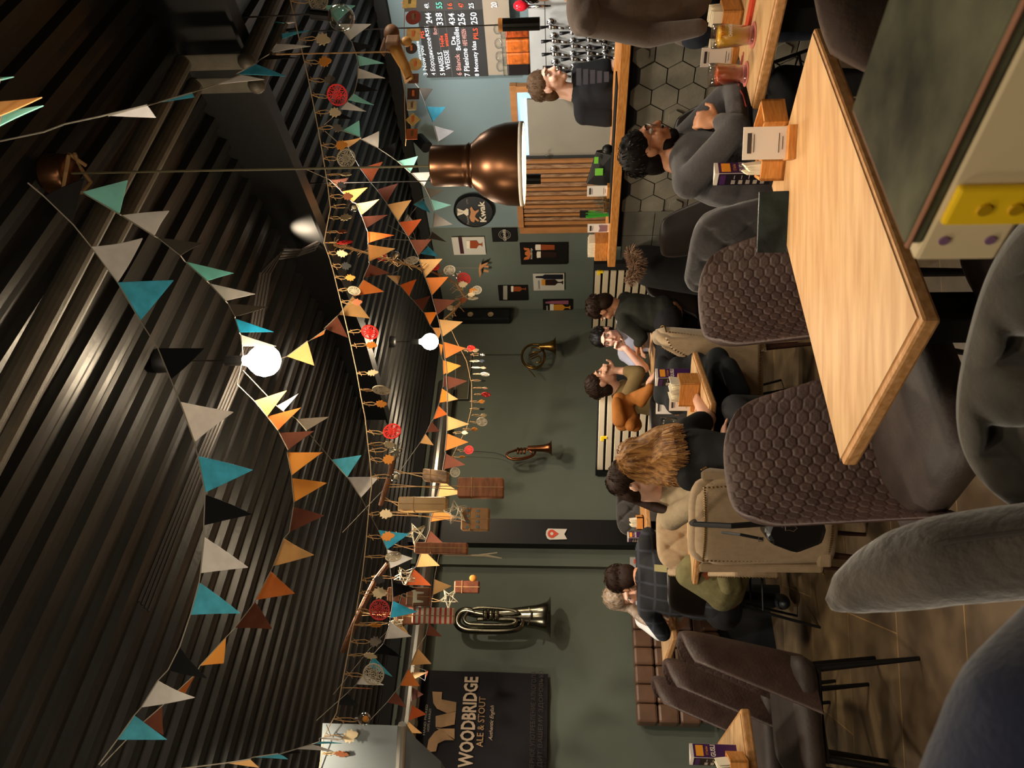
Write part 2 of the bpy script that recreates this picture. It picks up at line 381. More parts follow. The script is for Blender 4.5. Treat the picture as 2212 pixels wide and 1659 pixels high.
# ================================================================ TABLES
def table(label, a0, a1, b0, b1, z=.75, group=None, corners=None, th=.042, edge=True, pedestal=True):
    if corners: c4 = corners
    else: c4 = [ab(a0, b0), ab(a1, b0), ab(a1, b1), ab(a0, b1)]
    cen = sum(c4, V((0, 0, 0)))/4; cen.z = 0
    t = thing('dining_table', label, 'table', cen, 0, group)
    mb = MB(); mb.hull8([V((p.x, p.y, z-th)) for p in c4], [V((p.x, p.y, z-.004)) for p in c4])
    mb.build('table_edge', oak2, t, bevel=.008)
    i4 = [cen+(V((p.x, p.y, 0))-cen)*(1-.03) for p in c4]
    mb = MB(); mb.hull8([V((p.x, p.y, z-.01)) for p in i4], [V((p.x, p.y, z)) for p in i4]); mb.build('tabletop', oak, t)
    if pedestal:
        u = (c4[1]-c4[0]).normalized(); v = (c4[3]-c4[0]).normalized()
        L = (c4[3]-c4[0]).length
        for s in (-1, 1):
            pc = cen+v*(L*.27*s)
            mb = MB(); mb.box(pc+Z*(z-th)/2, .09, .09, z-th-.03, u, v); mb.box(pc+Z*.02, .5, .08, .04, u, v); mb.box(pc+Z*(z-th-.02), .42, .08, .03, u, v)
            mb.build('pedestal', blkm, t, bevel=.004)
    return t
T1 = table('long light oak table in the foreground with a black folder at one end', 1.18, 1.735, 1.045, 2.16)
T2 = table('oak table with beer glasses, next to the man in glasses', 1.2, 1.74, 2.605, 3.4)
s1 = V((.458, .889, 0)); s2 = V((-.889, .458, 0)); c3 = V((-.094, 3.80, 0))
T3 = table('oak table crowded with napkin boxes beside the blonde woman', 0, 0, 0, 0, corners=[c3, c3+s1*.6, c3+s1*.6+s2*1.15, c3+s2*1.15], th=.035)
a4, b4 = 5.05, 1.72
T4 = table('oak table between the plaid shirt man and the tiled leather bench', a4, a4+.58, b4, b4+.72, z=.76, pedestal=False)
MB().tube([ab(5.12, 2.1, 0), ab(5.12, 2.1, .72)], .035, 12).build('pedestal', blkm, T4)
T5 = table('oak table corner at the left wall holding a purple menu stand', 3.31, 3.91, -.4, .856)
T6c = P(1394, 700, 5.95)
T6 = table('small oak table between the three men at the back', 0, 0, 0, 0, z=.78, corners=[T6c, T6c+V((-.08, .36, 0)), T6c+V((-.96, .28, 0)), T6c+V((-.88, -.12, 0))])

# ================================================================ CHAIRS
def hexd(x, y, s):
    q = (2/3*x)/s; r = (-1/3*x+math.sqrt(3)/3*y)/s
    X, Zc = q, r; Yc = -X-Zc; rx, ry, rz = round(X), round(Yc), round(Zc)
    dx, dy, dz_ = abs(rx-X), abs(ry-Yc), abs(rz-Zc)
    if dx > dy and dx > dz_: rx = -ry-rz
    elif dy > dz_: ry = -rx-rz
    else: rz = -rx-ry
    px = x-s*1.5*rx; py = y-s*math.sqrt(3)*(rz+rx/2)
    d = max(abs(py), abs(px*math.sqrt(3)/2+py/2), abs(px*math.sqrt(3)/2-py/2))/(s*math.sqrt(3)/2)
    return d
def rel_hex(x, z): return -.0045*max(0, (hexd(x, z, .0215)-.72)/.28)**1.2
def rel_tuft(x, z, s=.15, k=1.0):
    best = 9
    for i in (-2, -1, 0, 1, 2):
        for j in range(-1, 6):
            for ox, oz in ((0, 0), (s/2, s/2)):
                d = math.hypot(x-(i*s+ox), z-(j*s+oz)); best = min(best, d)
    u = (x+z) % s; u = min(u, s-u); v = (x-z) % s; v = min(v, s-v)
    return -k*(.035*math.exp(-(best/.022)**2) + .012*math.exp(-(min(u, v)/.014)**2))
def panel(name, wt, wb, h, z0, y0, lean, wrap, th, rel, material, parent, nx=56, nz=48, rc=.18, both=False, flare=0):
    """upholstered curved back: front face with relief, rounded outline; local chair frame, faces +Y"""
    mb = MB(); n1 = nx+1
    def pt(i, j, side):
        u = -1+2*i/nx; v = j/nz
        # squircle rounding of the outline
        e = 1-max(0, v-(1-rc))**2/(rc*rc)*.5*abs(u)**4
        hw = (wb+(wt-wb)*v)/2*(1-.14*max(0, (v-(1-rc))/rc)**2.2)
        x = u*hw; z = v*h*(1-.07*abs(u)**5)
        y = y0-lean*v+wrap*abs(u)**2.4*(1-.45*v)
        edge = max(abs(u), abs(2*v-1) if v > .5 else 0)
        puff = math.sqrt(max(0, 1-edge**8))
        if side > 0: y += th/2*puff + (rel(x, z) if rel else 0)*puff
        else: y -= th/2*puff - ((rel(x, z) if rel and both else 0))*-1*puff
        return V((x, y, z0+z))
    for side in (1, -1):
        for j in range(nz+1):
            for i in range(n1): mb.v.append(pt(i, j, side))
    K = n1*(nz+1)
    for j in range(nz):
        for i in range(nx):
            q = j*n1+i
            mb.f.append([q, q+1, q+n1+1, q+n1]); mb.f.append([K+q, K+q+n1, K+q+n1+1, K+q+1])
    for i in range(nx):
        mb.f.append([i, K+i, K+i+1, i+1]); q = nz*n1+i; mb.f.append([q, q+1, K+q+1, K+q])
    for j in range(nz):
        q = j*n1; mb.f.append([q, q+n1, K+q+n1, K+q]); q += nx; mb.f.append([q, K+q, K+q+n1, q+n1])
    return mb.build(name, material, parent, local=True, smooth=True)
def cushion(name, wx, wy, z, th, material, parent, yc=0, e=.3):
    mb = MB(); n_ = 40
    rings = [(0, .0, 1), (.5, .9, 1), (.86, 1, 1), (1, .55, 1), (1, -.2, 1), (.93, -.8, 1), (.5, -1, 1), (0, -1, 1)]
    for s_, zz, _ in rings:
        for k in range(n_):
            t = 2*math.pi*k/n_; c, s = math.cos(t), math.sin(t)
            x = math.copysign(abs(c)**e, c)*wx/2*max(s_, .001); y = math.copysign(abs(s)**e, s)*wy/2*max(s_, .001)
            mb.v.append(V((x, y+yc, z+zz*th/2 if s_ > 0 else z+(th/2*.95 if zz >= 0 else -th/2))))
    for i in range(len(rings)-1):
        for k in range(n_): k2 = (k+1) % n_; mb.f.append([i*n_+k, i*n_+k2, (i+1)*n_+k2, (i+1)*n_+k])
    return mb.build(name, material, parent, local=True, smooth=True)
def legs(t, mat_, zt, wx, wy, sp, r0=.016, r1=.009, n_=10):
    for sx in (-1, 1):
        for sy in (-1, 1):
            MB().tube([V((sx*wx, sy*wy, zt)), V((sx*(wx+sp), sy*(wy+sp), .002))], [r0, r1], n_).build('leg', mat_, t, local=True)
def tub_chair(label, loc, rz, m_=None, rel=rel_hex, group=None, cat='chair', zs=0):
    t = thing('quilted_chair', label, cat, loc, rz, group)
    panel('backrest', .44, .56, .52, .42, -.20, .10, .20, .055, rel, m_ or leath, t, 210, 190)
    cushion('seat', .50, .48, .455, .10, leath2, t, .02)
    MB().tube([V((-.2, -.16, .40)), V((.2, -.16, .40)), V((.2, .18, .40)), V((-.2, .18, .40))], .012, 8, closed=True).build('seat_frame', blk, t, local=True)
    legs(t, blk, .41, .19, .17, .05)
    return t
def yaw(dx, dy): return math.atan2(dy, dx)-math.pi/2                  # chair frame faces +Y
yA = yaw(-A.x, -A.y)                                                  # facing the camera side of the tables
ch1 = tub_chair('brown quilted leather chair at the middle of the foreground table, nearer the bar', ab(1.93, 1.98), yA-.08, group=None)
c2_ = dup(ch1, ab(1.88, 1.26), yA+.02, 'brown quilted leather chair at the near left end of the foreground table')
# smooth leather seats pushed in at the near side
def stool_seat(label, loc, rz, m_):
    t = thing('leather_chair', label, 'chair', loc, rz)
    cushion('seat', .5, .48, .47, .09, m_, t); legs(t, blk, .43, .19, .17, .05)
    panel('backrest', .42, .5, .34, .46, -.24, .06, .12, .05, None, m_, t, 20, 16)
    return t
stool_seat('brown leather chair in shadow under the near edge of the foreground table', ab(1.12, 1.22), yaw(A.x, A.y)+.1, leath2)
# tufted grey chairs
def tufted(label, loc, rz, m_, w=.54, h=.44, z0=.46, name='tufted_chair', s=.15, wrap=.14, th=.09, k=1.0, both=False):
    t = thing(name, label, 'chair', loc, rz)
    panel('backrest', w*.86, w, h, z0, -.22, .10, wrap, th, lambda x, z: rel_tuft(x, z, s, k), m_, t, 90, 80, both=both)
    cushion('seat', w*.92, .5, .46, .12, m_, t); legs(t, blk, .41, .2, .18, .03, .014, .012)
    return t
tufted('grey velvet tufted chair that the bearded man in glasses sits on', V((.76, 3.34, 0)), yaw(.8, .6), mat('charcoal_velvet', '343032', .9, 0, .35, 14, .2, 60, sheen=.4), .50, .52, .44, both=True, wrap=.05, k=.28)
q = P(2130, 850, 1.0); tufted('olive grey tufted armchair at the lower edge, nearest the camera', V((q.x-.07, .80, 0)), yaw(-.5, -1), velv2, .52, .44, .46, s=.13, wrap=.10, th=.10, k=1.3)
# big smooth armchair back seen side on
fc = thing('velvet_armchair', 'taupe velvet armchair seen side on beside the navy sleeve', 'armchair', V((-.33, 1.12, 0)), yaw(.2, 1))
def armshell():
    prims = []; cx, cy = 0, 0
    for i in range(9):
        t = math.pi*(1.02-i/8*.62); r = .33
        x = r*math.cos(t); y = r*math.sin(t)*-1
    return prims
c_tip = P(1830, 1290, 1.18); 
prof = [(P(1812, 1295, 1.20), .024), (P(1850, 1272, 1.18), .042), (P(1900, 1250, 1.16), .055), (P(1960, 1230, 1.13), .064), (P(2050, 1208, 1.09), .068), (P(2160, 1195, 1.05), .068), (P(2300, 1180, 1.0), .066), (P(2500, 1160, .97), .062)]
blob('backrest', [('c', prof[i][0], prof[i+1][0], prof[i][1]*.92, prof[i+1][1]*.92) for i in range(len(prof)-1)], .008, velv3, fc, 8)
pp = [p + ((CAM-p).normalized()*.93+RT*.36)*(r*.93) for p, r in prof[:-1]]
MB().tube(pp, .0035, 6).build('piping', mat('dark_piping', '2a2420', .8), fc)
cushion('seat', .5, .5, .44, .14, velv3, fc, .1); legs(fc, blk, .40, .19, .18, .04)
# beige armchairs with nailhead trim
def beige_chair(label, loc, rz, tuft=False, group='beige linen armchairs with nailhead trim'):
    t = thing('nailhead_armchair', label, 'armchair', loc, rz, group)
    panel('backrest', .52, .57, .50, .45, -.24, .06, .10, .08, (lambda x, z: rel_tuft(x, z, .17, .55)) if tuft else None, beige, t)
    panel('back_shell', .51, .58, .625, .30, -.275, .06, .10, .05, None, beige, t, 16, 12)
    for s in (-1, 1):
        mb = MB(); o_ = [(-.26, .34), (.16, .34), (.16, .58), (.04, .66), (-.10, .70), (-.2, .86), (-.28, .9)]
        mb.prism([V((s*.245, y, z)) for y, z in o_], V((s*.055, 0, 0))); mb.build('arm', beige, t, local=True, bevel=.015)
        nb = MB()
        for k in range(len(o_)-1):
            p0, p1 = V((s*.302, *o_[k])), V((s*.302, *o_[k+1])); L = (p1-p0).length; c = int(L/.018)
            for i in range(c): nb.ell(p0+(p1-p0)*(i/c)*.97, .005, .006, .006, n=6, m_=4)
        nb.build('nail_trim', brassn, t, local=True)
    nb = MB()
    def bk(u, z):
        v = (z-.30)/.625; hw = (.52-.05*v)/2
        return V((u*hw*.9, -.275-.06*v+.10*abs(u*.9)**2.4*(1-.45*v)-.030, z))
    for i in range(34): nb.ell(bk(-1+2*i/33, .885), .006, .005, .006, n=6, m_=4)
    for i in range(34): nb.ell(bk(-1+2*i/33, .325), .006, .005, .006, n=6, m_=4)
    for s in (-1, 1):
        for i in range(32): nb.ell(bk(s, .325+i*.018), .006, .005, .006, n=6, m_=4)
    nb.build('nail_trim', brassn, t, local=True)
    cushion('seat', .5, .5, .43, .16, beige, t, .02)
    mb = MB(); mb.box((0, -.02, .34), .52, .5, .06); mb.build('seat_rail', beige, t, local=True, bevel=.01)
    legs(t, dwood, .32, .21, .2, .03, .02, .012); t.scale = (.76, .85, .97)
    return t
beige_chair('beige linen armchair seen from behind with a black handbag hanging on it', V((P(1890, 1100, 3.62).x, 3.62, 0)), yaw(.12, 1))
q = P(1500, 1125, 4.25); q.z = 0
beige_chair('beige tufted armchair facing the camera behind the handbag chair', q+V((-.08, .05, 0)), yaw(.25, -1), True)
q = P(1560, 845, 3.62); q.z = 0
beige_chair('beige armchair draped with a black coat between the two oak tables', V((.05, 4.76, 0)), yaw(-1, .06))
# moulded shell chairs
def shell(label, loc, rz, m_=None):
    t = thing('shell_chair', label, 'chair', loc, rz, None)
    panel('shell_back', .36, .46, .40, .47, -.18, .12, .12, .018, None, m_ or mat('dark_plywood', '1d1613', .4), t, 24, 20, .3)
    cushion('seat', .46, .42, .455, .03, m_ or MATS['dark_plywood'], t)
    legs(t, blk, .44, .14, .12, .10, .009, .008)
    MB().tube([V((-.17, -.15, .30)), V((.17, -.15, .30)), V((.17, .15, .30)), V((-.17, .15, .30))], .007, 6, closed=True).build('leg_frame', blk, t, local=True)
    return t
q = onZ(1640, 560, 0); 
sh = shell('dark plywood shell chair standing by the end of the bar', V((1.02, 4.55, 0)), yaw(.5, -.8))
dup(sh, ab(2.3, 3.5), yaw(-A.x-.2, -A.y), 'dark plywood shell chair behind the hooded person')
q = P(1470, 660, 6.0); dup(sh, V((q.x, q.y, 0)), yaw(-.6, .6), 'dark shell chair under the man in the dark green shirt')
q = P(1400, 900, 5.1); dup(sh, V((q.x-.02, q.y, 0)), yaw(-.1, -1), 'black shell chair back beyond the napkin boxes')
# brown chairs at the left wall
def side_chair(x, y, Y, rz, label):
    q = P(x, y, Y); q.z = 0; return dup(ch1, q, rz, label)
side_chair(1650, 1530, 3.42, yaw(-1, -.35), 'brown quilted chair nearest the aisle in the row beside the left wall table')
side_chair(1640, 1570, 3.95, yaw(-1, -.35), 'brown quilted chair in the middle of the row beside the left wall table')
side_chair(1560, 1590, 4.5, yaw(-1, -.3), 'brown quilted chair farthest back in the row beside the left wall table')
tub_chair('brown rounded chair beyond the near partition, at the bar end of the foreground table', ab(1.10, 1.70), yaw(A.x, A.y)+.12, mat('brown_suede', '4b3a30', .85, 0, .35, 10, .2, 60), None)
q = P(1500, 1235, 5.0); shell('black chair with thin metal legs carrying the green backpack', V((q.x+.02, 4.75, 0)), yaw(-.15, 1))
q = P(1360, 1085, 6.1); tufted('dark grey tufted chair against the far wall near the column', V((q.x, 6.0, 0)), yaw(.3, -1), velv, .5, .42, .62)
# tiled leather bench on the left wall
bn = thing('wall_bench', 'brown leather bench with a square-tufted back along the left wall', 'bench', ab(5.6, -.2))
bL, bRr = B.dot(PL(1400, 1560, A, 5.75)), B.dot(PL(1400, 1215, A, 5.75))
bleath = mat('bench_leather', '6b4f3e', .42, 0, .25, 9, .1, 60)
mb = MB(); nbx = 9; wz = (bRr-bL)/nbx
for i in range(nbx):
    for j in range(3):
        c = ab(5.82, bL+wz*(i+.5), .5+.15*(j+.5)); mb.box(c, .12, wz*.97, .145, A, B)
mb.build('back_cushion', bleath, bn, bevel=.018)
mb = MB()
for i in range(nbx//2):
    mb.box(ab(5.58, bL+wz*(2*i+1), .44), .38, wz*1.96, .12, A, B)
mb.build('seat_cushion', bleath, bn, bevel=.02)
mb = MB(); abox(mb, 5.42, 5.88, bL, bRr, 0, .38); mb.build('base', blkm, bn)

# ================================================================ SLATTED BOOTH PARTITIONS
def slats(label, p0, p1, z0, z1, th=.05, side=-1, pitch=.085, sh=.065, clips=((.06),), capm=None, group='slatted booth partitions', spot=False):
    d = (p1-p0); L = d.length; d.normalize(); nrm = d.cross(Z).normalized()*side
    t = thing('slatted_partition', label, 'partition', V((p0.x, p0.y, 0)), 0, group)
    mb = MB(); c = (p0+p1)/2; c = V((c.x, c.y, (z0+z1)/2)); mb.box(c, L, th, z1-z0, d, nrm); mb.build('black_board', blkm, t)
    z = z1-.015-sh/2; mb = MB(); cc = V((c.x, c.y, 0))
    while z > z0+sh/2:
        mb.box(cc+Z*z+nrm*(th/2+.008), L-.16, .016, sh, d, nrm); z -= pitch
    mb.build('slats', cream, t, bevel=.003)
    for f in clips:
        q = p0+d*f; mb = MB(); mb.box(V((q.x, q.y, z1-.05))+nrm*(th/2+.01), .05, .02, .03, d, nrm); mb.box(V((q.x, q.y, z1-.075))+nrm*(th/2+.01)-d*.01, .025, .02, .03, d, nrm)
        mb.build('yellow_clip', yel, t, bevel=.004)
    return t
a_ = PL(1300, 566, B, 5.2); a_.z = 0; b_ = PL(1300, 742, B, 5.2); b_.z = 0
slats('slatted cream and black partition behind the three men, under the posters', a_, b_, .45, 1.19, clips=(.1,), side=-1, pitch=.072, sh=.052)
a_ = P(1300, 874, 6.39); b_ = P(1300, 1024, 6.8); b_.z = 0
slats('slatted cream and black partition in a spotlight behind the blonde woman', V((a_.x+.25, a_.y-.16, 0)), b_, .4, 1.19, clips=(.08, .62), side=-1, pitch=.068, sh=.048)
# the partition the camera looks over
pt_ = thing('slatted_partition', 'near partition end with a dark worn cap and a yellow clip on its cream slat', 'partition', ab(.2, .53, 0), 0)
mb = MB(); abox(mb, -.9, .42, .475, .63, 0, 1.178); mb.build('black_board', blkm, pt_)
capm = mat('worn_dark_cap', '6a6850', .55, 0, .85, 9, .12, 20, spec=.2); cp = MB(); abox(cp, -.9, .425, .455, .635, 1.175, 1.19); cp.build('cap', capm, pt_, bevel=.003)
cp = MB(); cp.tube([ab(-.9, .455, 1.186), ab(.427, .455, 1.186), ab(.427, .635, 1.186)], .0022, 6); cp.build('cap_edge', mat('copper_edge', '9c6a50', .5), pt_)
sl = MB(); abox(sl, -.9, .443, .455, .48, 1.113, 1.1765); sl.build('slat', creamf, pt_, bevel=.004)
for k in range(1, 12):
    sl = MB(); abox(sl, -.9, .39, .458, .48, 1.113-.09*k, 1.1765-.09*k); sl.build('slat', creamf, pt_, bevel=.004)
yc = MB(); abox(yc, .367, .402, .449, .456, 1.09, 1.172); yc.build('yellow_clip', yel, pt_, bevel=.003)
sc = MB()
for a_, z_ in ((.386, 1.148), (.386, 1.126)): sc.lathe(ab(a_, .449, z_), [(-.001, .006), (.002, .005), (.002, .0001)], -B, 12)
sc.build('clip_screw', mat('clip_screw', 'c99d17', .4, .3), pt_)
sc = MB()
for a_, z_ in ((.421, 1.161), (.421, 1.127)): sc.lathe(ab(a_, .455, z_), [(-.001, .0045), (.0015, .004), (.0015, .0001)], -B, 12)
sc.build('board_screw', mat('mauve_screw', '7b5a78', .5), pt_)
# ================================================================ THE BAR
bar_a0, bar_a1 = .2, 3.86; bz = 1.10
bt = thing('bar_counter', 'oak topped bar counter faced with grey hexagon tiles', 'bar counter', ab(2.0, 4.2))
mb = MB(); abox(mb, bar_a0, bar_a1, 3.94, 4.42, bz, bz+.055); mb.build('worktop', oakb, bt, bevel=.004)
mb = MB(); abox(mb, bar_a0, bar_a1-.12, 4.02, 4.38, .02, bz); mb.build('body', blkm, bt)
tilem = mat('grey_stone_tile', '817b6d', .6, 0, .35, 6, .15, 40)
aT = A.dot(PL(1450, 452, B, 3.99)); aS = A.dot(PL(1450, 560, B, 3.99))
mb = MB(); R_ = .088
j = 0; a = bar_a0
while a < aT:
    k = 0
    while True:
        zc = .12+k*R_*math.sqrt(3)+(R_*math.sqrt(3)/2 if j % 2 else 0)
        if zc > bz-.05: break
        r_ = R_*.955
        typ = (j*7+k*3) % 5
        pts = [ab(a+r_*math.cos(t), 4.018, min(bz-.02, max(.02, zc+r_*math.sin(t)))) for t in [math.pi/3*i for i in range(6)]]
        mb.prism(pts, -B*(.012 if typ else .006))
        if typ == 0: mb.prism([ab(a+r_*.55*math.cos(t), 4.01, zc+r_*.55*math.sin(t)) for t in [math.pi/3*i for i in range(6)]], -B*.012)
        k += 1
    a += R_*1.5; j += 1
mb.build('hexagon_tiles', tilem, bt)
mb = MB(); a = aT+.03
while a < aS:
    for k in range(5): abox(mb, a, min(a+.205, aS), 4.004, 4.018, .02+k*.21, .02+k*.21+.205)
    a += .21
mb.build('square_tiles', mat('grey_square_tile', '6d6a60', .6, 0, .3, 7, .1, 40), bt)
mb = MB(); abox(mb, bar_a1-.6, bar_a1-.12, 4.06, 4.3, .02, bz-.01); mb.build('end_panel', blkm, bt)
def AX(x, y, b): return PL(x, y, B, b)
# wall panel with beer taps
tb = 5.1
L_ = AX(1240, 213, tb); aTL = A.dot(L_); aTR = A.dot(AX(1240, -60, tb)); zt = AX(1145, 120, tb).z
tw = thing('tap_wall', 'pale grey metal panel on the bar wall carrying the beer taps', 'panel', ab((aTL+aTR)/2, tb))
tapm = mat('pale_metal_panel', 'b9b9b4', .45, .3, .12, 7)
mb = MB(); abox(mb, aTR, aTL, tb, WA-.01, .9, zt); mb.build('panel', tapm, tw)
mb = MB(); z_ = AX(1180, 150, tb).z; abox(mb, aTR, aTL, tb-.002, tb, z_, z_+.003)
a_ = A.dot(AX(1240, 150, tb)); abox(mb, a_, a_+.003, tb-.002, tb, .9, z_); mb.build('panel_seam', blkm, tw)
sv = AX(1147, 120, tb)
taps = [(1190, 48, 'top'), (1196, 78, 'top'), (1197, 106, 'top'), (1199, 134, 'top'), (1206, 152, 'top'),
        (1236, 60, 'second'), (1238, 89, 'second'), (1238, 117, 'second'), (1240, 144, 'second'),
        (1272, 76, 'third'), (1272, 104, 'third'), (1274, 129, 'third'), (1306, 92, 'lowest'), (1308, 113, 'lowest')]
t0 = None
ordn = ['nearest the hooded person', 'second from the hooded person', 'third from the hooded person', 'fourth from the hooded person', 'right beside the barman']
cnt = {}
for x, y, row in taps:
    p_ = AX(x, y, tb); i = cnt.get(row, 0); cnt[row] = i+1
    lab = 'chrome beer tap in the %s row, %s' % (row, ordn[i])
    if t0 is None:
        t0 = thing('beer_tap', lab, 'tap', p_, 0, 'chrome beer taps on the wall')
        mb = MB(); mb.tube([p_, p_-B*.06], .012, 10); mb.tube([p_-B*.05-Z*.0+Z*.02, p_-B*.07-Z*.05], [.016, .012], 12); mb.ell(p_-B*.055, .02, .02, .02); mb.lathe(p_, [(0, .028), (.006, .026), (.008, .002)], -B, 16)
        mb.build('body', chrome, t0, smooth=True)
        MB().tube([p_-B*.068-Z*.04, p_-B*.085-Z*.09], [.010, .008], 10).build('spout', chrome, t0, smooth=True)
        MB().tube([p_-B*.055+Z*.015, p_-B*.065+Z*.06, p_-B*.068+Z*.085], [.006, .011, .012], 10).build('handle', blk, t0, smooth=True)
    else: dup(t0, p_, 0, lab)
# jars of amber snacks standing on the panel
jm = [mat('amber_jar_filling', 'c8541a', .35, 0, .7, 30, .3, 60), mat('orange_jar_filling', 'f07a28', .4, 0, .6, 25, .3, 60), mat('dark_jar_filling', '1d1014', .4, 0, .4, 20)]
for i, (y, k, lab) in enumerate(((68, 0, 'square glass jar of amber snacks half behind the black pendant'), (100, 1, 'square glass jar of bright orange snacks'), (128, 1, 'square glass jar of orange snacks with a dark band'), (150, 2, 'square glass jar of black snacks above the barman'))):
    c = AX(1146, y, tb-.0); c.z = zt
    w_ = .094; t = thing('snack_jar', lab, 'jar', c, 0, 'snack jars above the taps')
    mb = MB(); mb.box(c+Z*.085+B*.05, w_, w_, .165, A, B); mb.build('contents', jm[k], t, bevel=.012)
    mb = MB(); mb.box(c+Z*.10+B*.05, w_+.008, w_+.008, .20, A, B); mb.build('glass', glass, t, bevel=.014)
    MB().lathe(c+B*.05+Z*.20, [(0, .03), (.012, .036), (.03, .036), (.045, .02), (.05, .001)], Z, 16).build('lid', glass, t, smooth=True)
# red tap fittings at the edge
t = thing('red_tap', 'glossy red ball handled tap at the very edge of the bar wall', 'tap', AX(1165, 12, tb-.1))
MB().ell(AX(1125, 12, tb-.1), .035, .035, .05).build('handle', mat('red_gloss', 'd3202e', .15), t, smooth=True)
MB().tube([AX(1140, 14, tb-.1), AX(1190, 12, tb-.1)], [.012, .007], 10).build('stem', chrome, t, smooth=True)
# chalkboard menu
cb = 5.38
def rect_on(mb, n_, c_, x0, x1, y0, y1, th, out):
    xm = (x0+x1)/2; ym = (y0+y1)/2
    Lp = PL(xm, y1, n_, c_); Rp = PL(xm, y0, n_, c_); zt_ = PL(x0, ym, n_, c_).z; zb_ = PL(x1, ym, n_, c_).z
    d = out*th; q = [Lp, Rp, Rp+d, Lp+d]
    mb.hull8([V((v.x, v.y, zb_)) for v in q], [V((v.x, v.y, zt_)) for v in q]); return Lp, Rp, zb_, zt_
bd = thing('chalkboard_menu', 'chalk written beer menu board above the taps', 'menu board', AX(940, 80, cb))
mb = MB(); rect_on(mb, B, cb, 905, 1046, -60, 165, .01, -B); mb.build('board', mat('chalkboard', '1a1816', .6, 0, .3, 3), bd)
mb = MB(); rect_on(mb, B, cb-.011, 868, 1046, -60, 21, .012, -B); mb.build('price_column', mat('chalkboard_dull', '2e2a26', .6), bd)
mb = MB(); rect_on(mb, B, cb-.012, 1046, 1102, -60, 160, .012, -B); mb.build('lower_blank', mat('tan_board', '8b7d6a', .7), bd)
chk = dict(w=mat('chalk_white', 'd9dfe6', .9), r=mat('chalk_red', 'd8502f', .9), g=mat('chalk_teal', '58b9a0', .9), p=mat('chalk_pink', 'b9887e', .9))
def wtxt(s, x, y0, y1, h, m_, parent, bpl=cb-.014, bold=0, plane=B, sh=0):
    p0 = PL(x, y0, plane, bpl); p1 = PL(x, y1, plane, bpl); rt = (p1-p0); rt.z = 0; wd = rt.length; rt.normalize()
    mpp = p0.y/1660*(1.2 if parent.name == 'chalkboard_menu' else 1)
    return text('lettering', s, p0, rt, Z, h*mpp, m_, parent, width=wd, bold=bold, shear=sh)
for s, x, y0, y1, h, c in (
    ('3 Now you', 927, 162, 98, 10, 'w'), ('I wannabe', 912, 136, 88, 6, 'w'), ('PIS', 918, 82, 66, 7, 'r'), ('RSE', 928, 78, 56, 7, 'w'), ('244', 934, 50, 27, 11, 'w'),
    ('4 Бородинское', 944, 162, 80, 10, 'w'), ('Bcm', 945, 74, 56, 7, 'p'), ('338', 958, 54, 27, 12, 'w'),
    ('5 MAISELS', 962, 162, 112, 9, 'w'), ('WEISSE', 974, 150, 108, 9, 'w'), ('Helle', 960, 100, 76, 7, 'r'), ('weisse', 970, 100, 72, 7, 'r'), ('434', 984, 54, 28, 11, 'w'),
    ('6 Blanck', 998, 162, 116, 9, 'p'), ('De', 985, 96, 78, 8, 'w'), ('Bruxelles', 996, 108, 56, 9, 'w'), ('256', 1006, 54, 28, 13, 'w'),
    ('7 Pšenicne', 1016, 164, 104, 10, 'w'), ('HEFE WEIZEN', 1010, 98, 62, 8, 'p'), ('250', 1032, 52, 26, 12, 'w'),
    ('8 Monasty klas', 1038, 164, 88, 10, 'w'), ('PILS', 1034, 84, 60, 9, 'r'),
    ('41', 862+18, 18, 4, 9, 'r'), ('49.', 928, 18, 6, 9, 'w'), ('55', 956, 18, 4, 11, 'g'), ('16', 978, 18, 6, 9, 'r'), ('47', 1002, 16, 6, 9, 'r'), ('25', 1024, 18, 6, 9, 'w'), ('20', 1074, 16, 4, 11, 'w')):
    wtxt(s, x, y0, y1, h, chk[c], bd, bold=.012, bpl=cb-(.014 if y0 > 20 else .030))
mb = MB()
for x in (940, 958, 976, 994, 1012): rect_on(mb, B, cb-.0115, x-8, x-7, 24, 165, .001, -B)
mb.build('ruled_lines', mat('chalk_grid', '55504b', .8), bd)
# kitchen doorway: frame, grey door, slat curtain
dr = MB(); yy0, yy1 = 190, 487
def bb(mb, x0, x1, y0, y1, b0, b1):
    Lp = AX((x0+x1)/2, y1, b0); Rp = AX((x0+x1)/2, y0, b0); zt_ = AX(x0, (y0+y1)/2, b0).z; zb_ = AX(x1, (y0+y1)/2, b0).z
    abox(mb, A.dot(Rp), A.dot(Lp), b0, b1, min(zt_, zb_), max(zt_, zb_))
wc = mat('pine_casing', 'a9713f', .5, 0, .2, 9, stretch=((3, 3, 1), ROT))
mb = MB(); bb(mb, 1110, 1123, 186, 492, WA-.05, WA+.02); a_ = A.dot(AX(1200, 190, WA)); z_ = AX(1112, 330, WA-.05).z
abox(mb, a_-.05, a_+.0, WA-.05, WA+.02, 0, z_); a2 = A.dot(AX(1200, 487, WA)); abox(mb, a2-.02, a2+.05, WA-.05, WA+.02, 0, z_)
o = mb.build('door_frame', wc); o['kind'] = 'structure'
d1 = thing('door_1', None, None, AX(1300, 270, WA)); d1['kind'] = 'structure'
mb = MB(); aA, aB_ = A.dot(AX(1200, 213, WA+.03)), A.dot(AX(1200, 336, WA+.03)); abox(mb, aA, aB_, WA+.02, WA+.05, 0, AX(1127, 280, WA).z-.05); mb.build('door_panel', mat('grey_door_panel', '8d8472', .6, 0, .12, 4), d1, bevel=.003)
mb = MB(); q = AX(1180, 337, WA-.02); mb.box(q, .02, .03, .012, A, B); mb.build('door_handle', chrome, d1)
